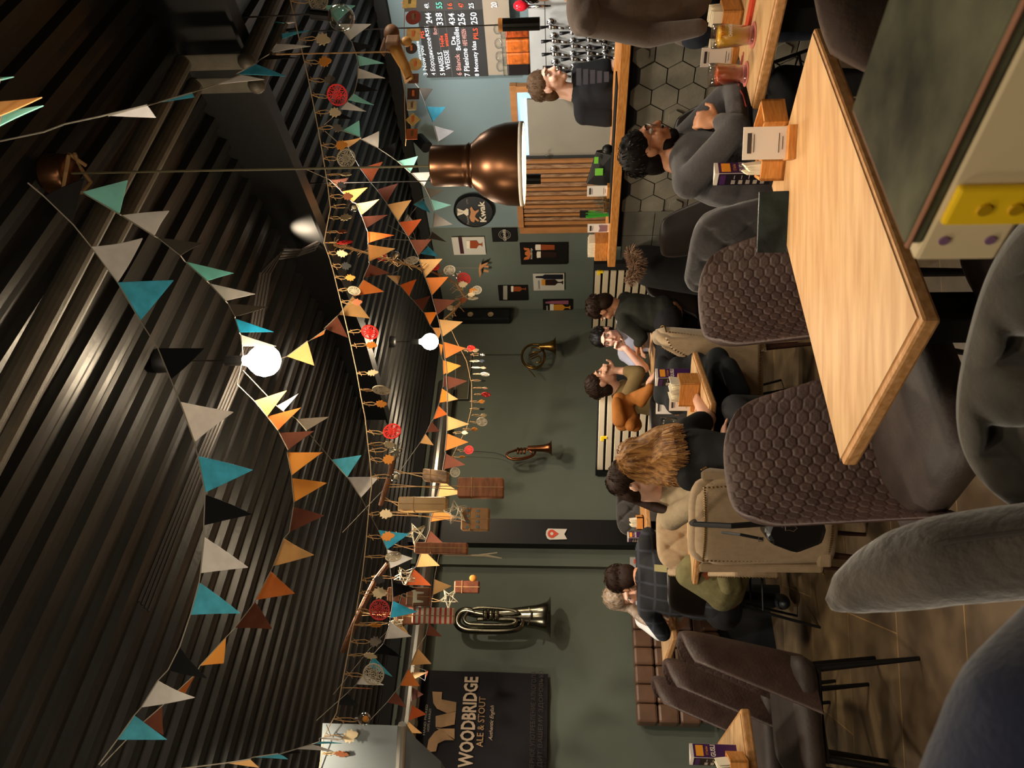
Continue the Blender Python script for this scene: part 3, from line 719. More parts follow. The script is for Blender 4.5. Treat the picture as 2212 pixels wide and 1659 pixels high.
mb = MB(); aA, aB_ = A.dot(AX(1200, 190, WA+.2)), A.dot(AX(1200, 212, WA+.2)); abox(mb, aA, aB_+.5, WA+.06, WA+.08, 0, dz-.02)
o = mb.build('door_gap_glow', mat('kitchen_glow', 'a9d4ff', .4, emit=1.1)); o['kind'] = 'structure'  # glowing sheet stands in for kitchen light seen through the door gap
cu = thing('slat_screen', 'sliding screen of thin vertical pine slats in the kitchen doorway', 'screen', AX(1200, 412, WA-.03))
aA, aB_ = A.dot(AX(1200, 342, WA-.02)), A.dot(AX(1200, 484, WA-.02)); ns = 15; zt_ = AX(1126, 412, WA-.02).z
for i in range(ns):
    mb = MB(); a_ = aA+(aB_-aA)*(i+.5)/ns; wd = (aB_-aA)/ns*(.55+.25*((i*7) % 3)/2); abox(mb, a_-wd/2, a_+wd/2, WA-.035, WA-.01, 0, zt_)
    mb.build('slat', oakp if i % 2 else wc, cu)
mb = MB(); abox(mb, aA, aB_, WA+.01, WA+.03, 0, zt_); mb.build('backing_board', mat('dark_backing', '3b3a35', .8), cu)
# things on the bar counter
cz = bz+.055
def onbar(y, b=4.06): q = AX(1330, y, b); return V((q.x, q.y, cz))
def frameR(): return -A                                              # rightwards on the bar wall
def cardstand(c, rt, w_, h, label, group=None, base=True, face=None, th=.02, tiny=True):
    """white card with a dark pill heading held in a small oak block"""
    t = thing('card_stand', label, 'menu card', c, 0, group); nrm = rt.cross(Z).normalized()
    if base: mb = MB(); mb.box(c+Z*.0125, w_*1.05, .05, .025, rt, nrm); mb.build('wooden_base', oakb, t, bevel=.002)
    z0 = .02 if base else 0
    mb = MB(); mb.box(c+Z*(z0+h/2), w_, .004, h, rt, nrm); cd = mb.build('card', white, t)
    mb = MB(); mb.box(c+Z*(z0+h*.86)+nrm*.003, w_*.62, .001, h*.09, rt, nrm)
    mb.box(c+Z*(z0+h*.76)+nrm*.003, w_*.55, .001, h*.012, rt, nrm); mb.box(c+Z*(z0+h*.2)+nrm*.003, w_*.6, .001, h*.012, rt, nrm); mb.box(c+Z*(z0+h*.12)+nrm*.003, w_*.4, .001, h*.01, rt, nrm)
    mb.build('print', mat('print_dark', '3a3333', .7), cd)
    return t
cardstand(onbar(412), frameR(), .085, .135, 'small white card in an oak block on the bar, left of the terminal')
pt = thing('payment_terminal', 'black tablet terminal with bright green stickers on the bar', 'terminal', onbar(360))
c = onbar(368, 4.12); mb = MB(); mb.hull8([c-A*.13-B*.02, c+A*.12-B*.02, c+A*.12+B*.06, c-A*.13+B*.06], [c-A*.13+B*.02+Z*.10, c+A*.12+B*.02+Z*.16, c+A*.12+B*.04+Z*.16, c-A*.13+B*.04+Z*.10]); mb.build('screen_body', blk, pt, bevel=.005)
gm = mat('green_sticker', '7ccf45', .5); mb = MB()
mb.box(c+Z*.08-B*.012-A*.0, .055, .003, .05, A, (B+Z*.3).normalized()); mb.box(c+Z*.10-B*.012-A*.09, .05, .003, .025, A, (B+Z*.3).normalized()); mb.build('green_sticker', gm, pt)
c = onbar(322); mb = MB(); mb.ell(c+Z*.035, .03, .03, .035); mb.build('scanner_head', blk, pt, smooth=True)
MB().box(onbar(330, 4.04)+Z*.004, 1.0, .16, .008, A, B).build('rubber_mat', blkm)
tag(bpy.data.objects['rubber_mat'], 'long black rubber mat lying along the bar top', 'mat')
for y, h, r, kk, lab in ((425, .11, .035, 0, 'clear glass jar on the bar next to the white card'), (433, .085, .028, 0, 'small squat glass jar of brown cones on the bar'), (450, .10, .032, 0, 'round clear glass on the bar beside the green straws'), (441, .07, .03, 0, 'low glass jar of croutons on the bar')):
    c = onbar(y, 4.04+.02*((y) % 3)); t = thing('glass_jar', lab, 'jar', c, 0, 'glass jars on the bar')
    MB().lathe(c, [(0, .001), (0, r*.8), (.01, r), (h*.7, r), (h, r*.85)], Z, 20).build('glass', glass, t, smooth=True)
    MB().lathe(c, [(.004, .001), (.004, r*.75), (h*.42, r*.88), (h*.45, .001)], Z, 16).build('contents', mat('crouton_filling', '8a6534', .7, 0, .5, 50), t)
t = thing('straw_bundle', 'black capped bundle of green stems standing on the bar', 'bundle', onbar(463, 4.06))
mb = MB(); c = onbar(463, 4.06)
for i in range(14):
    o_ = V((random.uniform(-.02, .02), random.uniform(-.02, .02), 0)); mb.tube([c+o_*.5, c+o_+Z*.1, c+o_*1.2+Z*.16], .003, 5)
mb.build('stems', mat('leaf_green', '3fae3a', .5), t)
mb = MB()
for i in range(5): mb.tube([c+A*(.012*i-.03)+Z*.145, c+A*(.012*i-.03)+Z*.20], .007, 8)
mb.build('black_caps', blk, t)
t = cardstand(onbar(492, 4.05), frameR(), .075, .145, 'cream card with a drawn paper bag leaning on the bar', base=False)
mb = MB(); c = onbar(492, 4.05); n_ = frameR().cross(Z).normalized()
for s_ in (0,): mb.prism([c+frameR()*x_+Z*z_+n_*.0045 for x_, z_ in ((-.028, .012), (.028, .012), (.03, .07), (.0, .062), (-.03, .07))], n_*.001)
mb.build('bag_drawing', mat('mauve_ink', '86656e', .8), t)
t = thing('napkin_box', 'oak box of folded white napkins at the end of the bar', 'napkin box', onbar(535, 4.08))
c = onbar(532, 4.1); mb = MB(); mb.box(c+Z*.045, .17, .12, .09, A, B); mb.build('box', oakb, t, bevel=.003)
mb = MB()
for i in range(12): mb.box(c+Z*.105+A*(-.07+.0115*i), .008, .09, .05+.008*(i % 3), (A+B*.1).normalized(), B)
mb.build('napkins', paper, t)
# furry collar coat hanging on the bar end
fur = thing('fur_trimmed_coat', 'black coat with a brown fur collar hanging at the end of the bar', 'coat', ab(3.86, 4.05))
g = [AX(1352, 545, 3.92), AX(1365, 560, 3.92), AX(1362, 585, 3.92), AX(1345, 602, 3.92)]
cores = [(P(1362, 545, 5.1), .05), (P(1372, 565, 5.12), .06), (P(1372, 586, 5.14), .06), (P(1358, 608, 5.16), .04)]
mb = MB()
for i in range(900):
    k = random.randrange(3); f_ = random.random(); p_ = cores[k][0].lerp(cores[k+1][0], f_); r = cores[k][1]*(1-f_)+cores[k+1][1]*f_
    d = V((random.gauss(0, 1), random.gauss(0, 1), random.gauss(0, 1))).normalized(); mb.tube([p_+d*r*.5, p_+d*r*1.25+Z*-.012], [.003, .0006], 3, caps=False)
mb.build('fur_collar', mat('brown_fur', '94735a', .9, 0, .5, 60), fur)
blob('coat_body', [('c', P(1390, 565, 5.38), P(1480, 585, 5.4), .12, .15), ('c', P(1400, 590, 5.42), P(1520, 600, 5.42), .1, .13)], .02, mat('black_cloth', '0e0d0d', .95), fur)
# ================================================================ POSTERS AND SIGNS
WAp = WA-.006
pk = mat('poster_black', '121010', .35); pw = mat('poster_white', 'b9b3a6', .4); am = mat('beer_amber', '8a3f1b', .4); fo = mat('beer_foam', 'd7ccb4', .6); yl = mat('beer_yellow', 'c07f24', .4); pur = mat('bottle_plum', '3a1820', .4); gry = mat('print_grey', '8d8778', .6)
def pxy(x, y, off): return PL(x, y, B, WA-off)
def flat(mb, pts, off, pl=B, c=WA, th=.002):
    mb.prism([PL(x, y, pl, c-off) for x, y in pts], -pl*th)
def poster(label, x0, x1, y0, y1, face, cat='poster', group='beer posters on the green wall'):
    t = thing('beer_poster', label, cat, pxy((x0+x1)/2, (y0+y1)/2, .01), 0, group)
    mb = MB(); rect_on(mb, B, WA-.004, x0, x1, y0, y1, .008, -B); mb.build('sheet', face, t); return t
def goblet(mb, x0, x1, y, r, off):
    flat(mb, [(x0, y-r), (x0, y+r), (x0+(x1-x0)*.55, y+r*1.05), (x0+(x1-x0)*.7, y+r*.2), (x0+(x1-x0)*.9, y+r*.2), (x1, y+r*.7), (x1, y-r*.7), (x0+(x1-x0)*.9, y-r*.2), (x0+(x1-x0)*.7, y-r*.2), (x0+(x1-x0)*.55, y-r*1.05)], off)
t = poster('cream poster of a red beer goblet with a dark band', 978, 1048, 511, 549, pw)
mb = MB(); rect_on(mb, B, WA-.014, 992, 1000, 512, 548, .001, -B); mb.build('dark_band', pur, t)
mb = MB(); goblet(mb, 1015, 1042, 528, 8, .015); mb.build('goblet', am, t); mb = MB(); flat(mb, [(1008, 520), (1008, 536), (1015, 537), (1015, 519)], .016); mb.build('foam', fo, t)
t = poster('small black metal sign with a round beer emblem', 1063, 1117, 493, 521, pk)
for r_, y_ in ((10, 507),):
    mb = MB(); c = pxy(1090, 507, .014); mb.tube([c+(-A*math.cos(k/24*2*math.pi)+Z*math.sin(k/24*2*math.pi))*.055*1.0 for k in range(24)], .0025, 5, closed=True); mb.tube([c+(-A*math.cos(k/24*2*math.pi)+Z*math.sin(k/24*2*math.pi))*.04 for k in range(24)], .0015, 5, closed=True); mb.build('ring', gry, t)
wtxt('GUINNESS', 1094, 520, 495, 6, fo, t, WA-.018)
t = poster('tall black poster of dark and amber beer glasses', 1124, 1226, 524, 570, pk)
mb = MB(); flat(mb, [(1131, 535), (1133, 540), (1140, 541), (1134, 545), (1134, 550), (1140, 553), (1133, 556), (1131, 561), (1143, 560), (1147, 549), (1143, 536)], .015); mb.build('emblem', mat('emblem_orange', 'b5632c', .6), t)
wtxt('Woodbridge', 1147+5, 560, 536, 6, fo, t, WA-.016)
mb = MB(); flat(mb, [(1168, 528), (1168, 540), (1198, 539), (1198, 529)], .015); mb.build('amber_beer', am, t)
mb = MB(); flat(mb, [(1168, 543), (1168, 556), (1202, 555), (1202, 544)], .015); mb.build('dark_beer', mat('stout', '26140f', .4), t)
mb = MB(); flat(mb, [(1157, 528), (1156, 534), (1157, 540), (1168, 540), (1168, 528)], .016); flat(mb, [(1160, 543), (1159, 550), (1160, 557), (1168, 556), (1168, 543)], .016); mb.build('foam', fo, t)
t = poster('white metal sign with a dark bottle and goblet', 1152, 1219, 590, 626, pw)
mb = MB(); flat(mb, [(1157, 597), (1157, 600), (1172, 601), (1176, 603), (1216, 603), (1216, 593), (1176, 593), (1172, 596)], .015); mb.build('bottle', mat('bottle_dark', '1b1a22', .3), t)
mb = MB(); goblet(mb, 1178, 1216, 610, 6, .015); mb.build('goblet', mat('stout', '26140f', .4), t); mb = MB(); flat(mb, [(1170, 604), (1170, 616), (1178, 616), (1178, 604)], .016); mb.build('foam', yl, t)
wtxt('Leuvens', 1166, 624, 606, 5, MATS['print_dark'], t, WA-.016)
t = poster('black poster of an amber beer and a white banner strip', 1077, 1140, 616, 648, pk)
mb = MB(); flat(mb, [(1087, 617), (1087, 647), (1096, 647), (1096, 617)], .014); mb.build('white_strip', gry, t)
mb = MB(); goblet(mb, 1108, 1136, 624, 5, .015); mb.build('goblet', am, t); mb = MB(); flat(mb, [(1104, 618), (1104, 630), (1109, 630), (1109, 618)], .016); mb.build('foam', fo, t)
t = poster('lowest black poster with a yellow beer goblet and a pink bottle', 1173, 1236, 646, 678, pk)
mb = MB(); goblet(mb, 1195, 1232, 664, 6, .015); mb.build('goblet', yl, t); mb = MB(); flat(mb, [(1188, 657), (1188, 671), (1196, 671), (1196, 657)], .016); mb.build('foam', fo, t)
mb = MB(); flat(mb, [(1178, 652), (1178, 655), (1192, 656), (1228, 657), (1228, 649), (1192, 650)], .015); mb.build('bottle', mat('pink_print', '8a4c5a', .5), t)
wtxt('Leuvens', 1184, 676, 660, 5, fo, t, WA-.016)
# round black sign
t = thing('round_beer_sign', 'large round black beer sign with cream lettering beside the copper pendant', 'sign', pxy(1024, 454, .02))
c = pxy(1024, 454, .01); R_ = .185
MB().lathe(c, [(0, R_), (.02, R_), (.028, R_*.97), (.02, R_*.93), (.016, R_*.9), (.016, .001)], -B, 48).build('disc', blk, t, smooth=False)
wtxt('Kwak', 1051, 479, 434, 14, fo, t, WA-.03, bold=.03)
wtxt('Pauwel', 1020-6, 484, 466, 5, gry, t, WA-.03); wtxt('1791', 1012, 440, 430, 4, gry, t, WA-.03)
mb = MB(); flat(mb, [(988, 462), (988, 454), (994, 458), (1000, 462), (1000, 456)], .03)
flat(mb, [(988, 450), (988, 466), (1002, 461), (1008, 466), (1012, 464), (1012, 452), (1008, 450), (1002, 455)], .03); mb.build('drawn_glass', fo, t)
mb = MB(); flat(mb, [(1018, 478), (1014, 470), (1017, 458), (1015, 450), (1019, 446), (1022, 452), (1026, 456), (1034, 452), (1034, 456), (1028, 462), (1026, 468), (1035, 476), (1033, 479), (1026, 474), (1024, 480)], .031); mb.build('horse_figure', mat('sign_copper', 'b0794a', .6), t)
# speaker
t = thing('wall_speaker', 'slim black wall speaker with two round cones in the room corner', 'speaker', onB(1030, 677))
mb = MB(); p0 = PL(1040, 689, A, WB-.10); p1 = PL(1040, 668, A, WB-.10); zt_ = PL(978, 678, A, WB-.10).z; zb_ = PL(1101, 678, A, WB-.10).z
abox(mb, WB-.10, WB-.02, B.dot(p0), B.dot(p1), zb_, zt_); mb.build('cabinet', blk, t, bevel=.006)
for x in (1016, 1060):
    c = PL(x, 679, A, WB-.102); MB().lathe(c, [(0, .03), (.006, .03), (.004, .024), (-.006, .008), (-.004, .001)], -A, 20).build('cone', mat('cone_beige', '8a7558', .6), t, smooth=True)
# white stick-on sign on the column
t = thing('column_sticker', 'white ribbon shaped sticker with a red map pin on the black column', 'sticker', PL(1200, 1154, A, WB-.15))
def fl2(mb, pts, off, th=.002): mb.prism([PL(x, y, A, WB-off) for x, y in pts], -A*th)
mb = MB(); fl2(mb, [(1184, 1142), (1180, 1147), (1179, 1155), (1182, 1163), (1187, 1166), (1225, 1165), (1219, 1154), (1225, 1143)], .145); mb.build('ribbon', mat('sticker_white', 'cfc8bd', .6), t)
mb = MB(); cx, cy, r = 1192, 1153, 9
ring = [(cx+r*math.cos(k/16*2*math.pi), cy+r*math.sin(k/16*2*math.pi)) for k in range(2, 15)]
fl2(mb, ring+[(1207, 1153)], .149); mb.build('red_pin', mat('pin_red', 'c8452c', .6), t)
mb = MB(); fl2(mb, [(cx+3.5*math.cos(k/12*2*math.pi), cy+3.5*math.sin(k/12*2*math.pi)) for k in range(12)], .152); mb.build('pin_dot', MATS['sticker_white'], t)
# banner
t = thing('beer_banner', 'large black cloth beer banner with bronze ribbon letter hanging on the left wall', 'banner', onB(1030, 1600))
p0 = onB(1030, 1668, .1); p1 = onB(1030, 1447, .1); zt_ = onB(880, 1560, .1).z; zb_ = onB(1182, 1560, .1).z; mb = MB(); n_ = 30
bb0, bb1 = B.dot(p0)-.25, B.dot(p1)
for side in (0, 1):
    for j in range(n_+1):
        for i in range(n_+1):
            u, v = i/n_, j/n_; wv = .006*math.sin(u*17+v*5)+.005*math.sin(u*31-v*11)
            mb.v.append(ab(WB-.05-wv-side*.004, bb0+(bb1-bb0)*u, zb_+(zt_-zb_)*v))
K = (n_+1)**2
for j in range(n_):
    for i in range(n_):
        q = j*(n_+1)+i; mb.f.append([q, q+1, q+n_+2, q+n_+1]); mb.f.append([K+q, K+q+n_+1, K+q+n_+2, K+q+1])
mb.build('cloth', mat('banner_black', '131014', .9), t, smooth=True)
lt = mat('banner_cream', 'b5a089', .9); lo = mat('banner_bronze', 'a5825e', .9, 0, .35, 6)
BP = WB-.068
wtxt('WOODBRIDGE', 1021, 1659, 1462, 33, lt, t, BP, bold=.03, plane=A)
wtxt('ALE & STOUT', 1043, 1614, 1505, 15, lo, t, BP, plane=A, bold=.01)
wtxt('Authentic English', 1066, 1600, 1524, 11, lt, t, BP, plane=A, sh=.4)
dk = mat('banner_dim_print', '3a332e', .9)
wtxt('ЧРЕЗМЕРНОЕ УПОТРЕБЛЕНИЕ АЛКОГОЛЯ', 1153, 1700, 1452, 11, dk, t, BP, plane=A); wtxt('ВРЕДИТ ВАШЕМУ ЗДОРОВЬЮ', 1172, 1690, 1450, 12, dk, t, BP, plane=A)
wtxt('HAND PICKED', 918, 1588, 1522, 5, gry, t, BP, plane=A); wtxt('HOPS & BARLEY', 927, 1580, 1530, 5, gry, t, BP, plane=A)
mb = MB()
for seg in ([(934, 1494), (955, 1495), (954, 1511), (986, 1517), (985, 1536), (966, 1541), (944, 1531), (936, 1519)],
            [(941, 1547), (985, 1537), (982, 1565), (951, 1572), (941, 1570)], [(941, 1572), (951, 1574), (982, 1574), (982, 1597)],
            [(981, 1599), (961, 1599), (946, 1606), (942, 1623), (921, 1625), (926, 1598), (939, 1581), (950, 1575)]):
    mb.prism([PL(x, y, A, BP) for x, y in seg], -A*.002)
mb.build('ribbon_letter_w', lo, t)
# ================================================================ HANGING LAMPS
cop = mat('copper_shade', '6e4a31', .3, .85, .1, 3); inn = mat('white_enamel', 'f2ead8', .4)
PX, PY = PEN.x, PEN.y
zr = 1.45+(1222-1131)/1660*PY; zs = 1.45+(1222-931)/1660*PY; R_ = .121
t = thing('pendant_lamp', 'large copper dome pendant lamp with a lit white inside', 'pendant lamp', (PX, PY, zr))
hh = zs-zr
prof = [(0, R_), (.012, R_*1.0), (.05, R_*.985), (.09, R_*.90), (.125, R_*.74), (.148, R_*.56), (.156, R_*.52), (.160, R_*.55), (.168, R_*.50), (.18, R_*.50), (hh-.004, R_*.50), (hh, R_*.47), (hh, .001)]
MB().lathe((PX, PY, zr), prof, Z, 64).build('shade', cop, t, smooth=False)
t.children[0].data.polygons.foreach_set('use_smooth', [True]*len(t.children[0].data.polygons))
MB().lathe((PX, PY, zr), [(0, R_*.975), (.05, R_*.96), (.09, R_*.87), (.125, R_*.7), (.145, R_*.45), (.15, .001)], Z, 48).build('inner_shade', inn, t, smooth=True)
MB().lathe((PX, PY, zr), [(-.002, R_*.97), (-.002, R_*1.005), (.010, R_*1.01), (.010, R_*.97)], Z, 64).build('rim', inn, t, smooth=True)
MB().ell((PX, PY, zr+.05), .02, .02, .03).build('bulb', mat('lit_bulb', 'fff0d0', .5, emit=14), t, smooth=True)
top = onC(70, 385); cz_ = ceil_z(V((PX, PY, 0)))
MB().tube([(PX, PY, zs-.005), (PX, PY, cz_-.02)], .0035, 8).build('cord', mat('olive_cord', '6b6348', .8), t)
cp = P(45, 385, 2.15)
MB().lathe((PX, PY, cz_-.07), [(0, .001), (-.0, .045), (.012, .058), (.07, .062)], Z, 32).build('canopy', cop, t, smooth=True)
MB().tube([V((PX, PY, cz_-.08))+V((.06*math.cos(k*.9), .06*math.sin(k*.9), .02*math.sin(k*2))) for k in range(9)], .006, 6).build('twine_knot', twine, t)
def globe(p, r, label, top_off=.36):
    t = thing('globe_bulb', label, 'lamp', p, 0, None)
    MB().lathe(p, [(-r, .001), (-r*.97, r*.25), (-r*.8, r*.6), (-r*.5, r*.87), (0, r), (r*.45, r*.89), (r*.75, r*.66), (r*1.0, r*.38), (r*1.3, r*.28), (r*1.35, .001)], Z, 40).build('bulb', mat('lit_globe', (1, .80, .54, 1), .5, emit=105), t, smooth=True)
    MB().tube([p+Z*r*1.3, p+Z*(r*1.3+.07)], .020, 14).build('socket', blk, t)
    cz2 = ceil_z(p); MB().tube([p+Z*r*1.3, V((p.x, p.y, cz2-.02))], .003, 6).build('cord', bcord, t)
    MB().lathe((p.x, p.y, cz2-.045), [(0, .001), (0, .03), (.015, .045), (.05, .048)], Z, 24).build('ceiling_rose', blk, t, smooth=True)
    return t
globe(BULB1, .062, 'big lit round bulb on a long cord, nearest the camera')
globe(BULB2, .066, 'smaller looking lit round bulb far back near the orange bunting')
pc = P(40, 735, 2.0)
t = thing('unlit_bulb', 'unlit clear globe bulb beside the first red snowflake string', 'lamp', P(60+700, 40, 3.1))
p_ = P(737, 38, 2.9); MB().ell(p_, .05, .05, .052, n=20, m_=12).build('bulb', glass, t, smooth=True)
MB().tube([P(712, 34, 2.9), P(672, 30, 2.9)], .02, 12).build('socket', blk, t)
MB().tube([P(680, 30, 2.9), P(520, 38, 2.9)], .003, 6).build('cord', bcord, t)
# cylinder pendants
def cyl_pendant(y, x0, x1, D, wpx, label, wood=True):
    p0 = P(x0, y, D); p1 = P(x1, y, D); r = wpx/2/1660*D; t = thing('cylinder_pendant', label, 'pendant lamp', p1, 0, 'black cylinder pendants over the bar')
    k = (p0-p1).length; p1 = V((p0.x, p0.y, p1.z))
    MB().lathe(p1, [(0, r*.9), (0, r), (p0.z-p1.z-(.02 if wood else 0), r), (p0.z-p1.z, .001)], Z, 28).build('cylinder', mat('satin_black', '17140f', .3, .4), t, smooth=False)
    MB().lathe(p1, [(.001, .001), (.001, r*.88)], Z, 24).build('lens', inn, t)
    if wood: MB().tube([V((p0.x, p0.y, p0.z-.02)), p0], r*1.02, 28).build('wooden_cap', oakb, t)
    MB().tube([p0, V((p0.x, p0.y, ceil_z(p0)-.01))], .003, 6).build('cord', bcord, t)
cyl_pendant(54, 1077, 1166, 3.6, 27, 'black cylinder pendant with an oak cap hanging before the taps')
cyl_pendant(388, 1090, 1168, 4.0, 22, 'black cylinder pendant peeking out below the copper pendant', False)
# spotlight
t = thing('track_spotlight', 'small black spotlight clipped near the top of the bar wall', 'spotlight', AX(912, 308, 5.3))
MB().tube([AX(905, 300, 5.25), AX(922, 318, 5.15)], .05, 14).build('head', blk, t, smooth=False); MB().tube([AX(895, 305, 5.38), AX(908, 305, 5.28)], .012, 8).build('bracket', blk, t)

# ================================================================ BUNTING
def flag(key, a, b, tip, Da, Db, parent, name='pennant'):
    pa, pb = G(*a, Da), G(*b, Db)
    tD = (pa.y+pb.y)/2; pt_ = P(tip[0], tip[1], tD)
    if pt_.z > ceil_z(pt_)-.05: pt_ = G(tip[0], tip[1], tD)
    nrm = (pb-pa).cross(pt_-pa)
    if nrm.length < 1e-9: return
    nrm.normalize(); L = ((pa+pb)/2-pt_).length; n_ = 6; mb = MB(); curl = random.uniform(-.1, .1)*L; th = .0022
    for side in (-1, 1):
        for i in range(n_+1):
            v = i/n_; l_, r_ = pa.lerp(pt_, v*.985), pb.lerp(pt_, v*.985)
            for j in range(3): mb.v.append(l_.lerp(r_, j/2)+nrm*(curl*math.sin(v*math.pi)*.6+side*th/2))
    K = (n_+1)*3
    for i in range(n_):
        for j in range(2):
            q = i*3+j; mb.f.append([q, q+1, q+4, q+3]); mb.f.append([K+q, K+q+3, K+q+4, K+q+1])
        q = i*3; mb.f.append([q, q+3, K+q+3, K+q]); q += 2; mb.f.append([q, K+q, K+q+3, q+3])
    mb.f.append([0, K, K+1, 1]); mb.f.append([1, K+1, K+2, 2])
    mb.build(name, FL[key], parent, smooth=False)
def bunting(label, flags, D0, D1, pre=(), post=(), group='strings of felt bunting'):
    pts = list(pre); 
    N = len(flags); fl = []
    tot = 0; cs = []
    last = None
    for f_ in flags:
        mid_ = ((f_[1]+f_[3])/2, (f_[2]+f_[4])/2)
        if last: tot += math.dist(last, mid_)
        cs.append(tot); last = mid_
    D = lambda s: D0+(D1-D0)*(s/max(tot, 1))
    first = G(flags[0][1], flags[0][2], D0)
    t = thing('bunting', label, 'bunting', first, 0, group)
    line = [G(x, y, D0) for x, y in pre]
    for f_, s in zip(flags, cs):
        k, ax_, ay_, bx, by, tx, ty = f_; flag(k, (ax_, ay_), (bx, by), (tx, ty), D(s), D(s), t)
        line += [G(ax_, ay_, D(s)-.004), G(bx, by, D(s)-.004)]
    line += [G(x, y, D1) for x, y in post]
    MB().tube(line, .0019, 6).build('string', cord, t)
    return t
bunting('near bunting of big grey-white, turquoise and black pennants crossing under the big bulb', [
    ('k', 95, 424, 157, 484, 182, 385), ('w', 197, 533, 254, 610, 309, 514), ('t', 254, 610, 303, 693, 376, 605), ('k', 341, 752, 369, 820, 442, 752),
    ('w', 389, 868, 420, 955, 505, 890), ('t', 427, 985, 443, 1064, 547, 1015), ('k', 443, 1068, 440, 1135, 546, 1111), ('w', 441, 1160, 433, 1238, 537, 1226),
    ('t', 430, 1258, 411, 1328, 520, 1325), ('k', 388, 1397, 363, 1447, 448, 1465), ('w', 341, 1470, 305, 1528, 422, 1507), ('t', 290, 1545, 253, 1598, 362, 1598)], 2.3, 2.3, [(60, 395)], [(213, 1652)])
bunting('bunting of mint, white and dark pennants from the copper canopy to the big bulb', [
    ('T', 177, 415, 258, 463, 276, 389), ('w', 262, 465, 333, 510, 366, 455), ('g', 340, 513, 390, 552, 438, 526), ('T', 400, 565, 447, 607, 506, 590),
    ('w', 452, 612, 487, 650, 552, 635), ('g', 492, 655, 508, 684, 579, 663), ('t', 508, 688, 517, 718, 592, 717), ('w', 520, 723, 523, 748, 598, 748)], 2.1, 2.8, [(160, 405)], [(525, 772), (512, 830)])
bunting('bunting of orange, tan and brown pennants curving down past the big bulb', [
    ('y', 549, 866, 577, 900, 620, 843), ('o', 577, 900, 600, 930, 651, 880), ('b', 603, 935, 622, 972, 679, 931), ('Y', 620, 977, 630, 1027, 697, 977),
    ('Y', 630, 1033, 635, 1085, 707, 1043), ('b', 634, 1095, 625, 1150, 700, 1114), ('y', 613, 1163, 590, 1223, 679, 1199), ('o', 585, 1234, 552, 1296, 637, 1282),
    ('b', 551, 1300, 508, 1356, 588, 1359), ('Y', 488, 1377, 432, 1438, 483, 1433), ('o', 424, 1455, 383, 1493, 400, 1497), ('b', 350, 1525, 310, 1560, 353, 1588)], 2.9, 3.0, [(512, 830)], [(218, 1655)])
bunting('bunting of turquoise, white and black pennants running behind the twine line of ornaments', [
    ('w', 598, 877, 612, 888, 645, 850), ('g', 640, 905, 662, 930, 712, 900), ('t', 716, 993, 750, 1031, 781, 983), ('w', 750, 1031, 780, 1075, 819, 1030),
    ('t', 817, 1145, 836, 1187, 884, 1153), ('w', 836, 1187, 843, 1228, 892, 1206), ('k', 847, 1256, 849, 1290, 900, 1272), ('t', 849, 1298, 843, 1335, 902, 1322),
    ('w', 843, 1343, 832, 1380, 890, 1375), ('k', 828, 1390, 808, 1412, 868, 1420), ('t', 806, 1418, 795, 1440, 848, 1462), ('w', 785, 1455, 770, 1478, 830, 1480), ('k', 750, 1497, 722, 1522, 776, 1525)], 3.0, 3.9, [(525, 800)], [(684, 1556)])
bunting('orange and tan bunting swinging from the big bulb across the beam to the bar side', [
    ('y', 620, 770, 664, 737, 679, 790), ('o', 667, 737, 703, 712, 700, 722), ('b', 700, 710, 728, 683, 752, 730), ('y', 732, 680, 762, 640, 799, 688),
    ('o', 762, 640, 785, 604, 830, 630), ('b', 785, 600, 798, 570, 843, 590), ('y', 797, 565, 795, 528, 854, 537), ('o', 795, 525, 794, 500, 852, 508),
    ('b', 791, 493, 782, 468, 838, 464), ('y', 780, 465, 770, 440, 820, 430), ('o', 762, 437, 738, 414, 794, 405), ('b', 735, 410, 712, 388, 752, 384)], 3.3, 4.2, [(560, 790)], [(660, 365)])
bunting('long bunting of rust, brown and tan pennants sagging across the room, its lowest string', [
    ('y', 728, 306, 752, 318, 781, 297), ('r', 779, 365, 801, 395, 827, 349), ('b', 814, 410, 835, 438, 860, 396), ('y', 837, 442, 860, 478, 889, 432),
    ('r', 861, 480, 882, 512, 911, 473), ('b', 885, 518, 903, 553, 932, 517), ('y', 905, 560, 918, 600, 956, 559), ('o', 919, 600, 933, 638, 969, 598),
    ('b', 934, 645, 944, 680, 985, 648), ('y', 947, 690, 955, 728, 1000, 695), ('o', 957, 738, 961, 775, 1006, 752), ('Y', 963, 780, 965, 808, 996, 790),
    ('b', 964, 812, 966, 842, 1010, 823), ('y', 966, 848, 966, 868, 990, 862), ('y', 966, 898, 965, 931, 1014, 916), ('o', 965, 936, 961, 974, 1012, 955),
    ('b', 962, 979, 956, 1014, 1006, 1004), ('y', 953, 1037, 943, 1075, 997, 1066), ('o', 941, 1086, 929, 1127, 983, 1119), ('b', 928, 1145, 915, 1180, 963, 1179),
    ('y', 912, 1185, 898, 1225, 950, 1222), ('r', 893, 1228, 877, 1264, 932, 1265), ('b', 868, 1285, 858, 1318, 905, 1322), ('y', 852, 1330, 838, 1362, 882, 1368)], 4.6, 4.4, [(702, 283)], [(800, 1400), (720, 1500)])
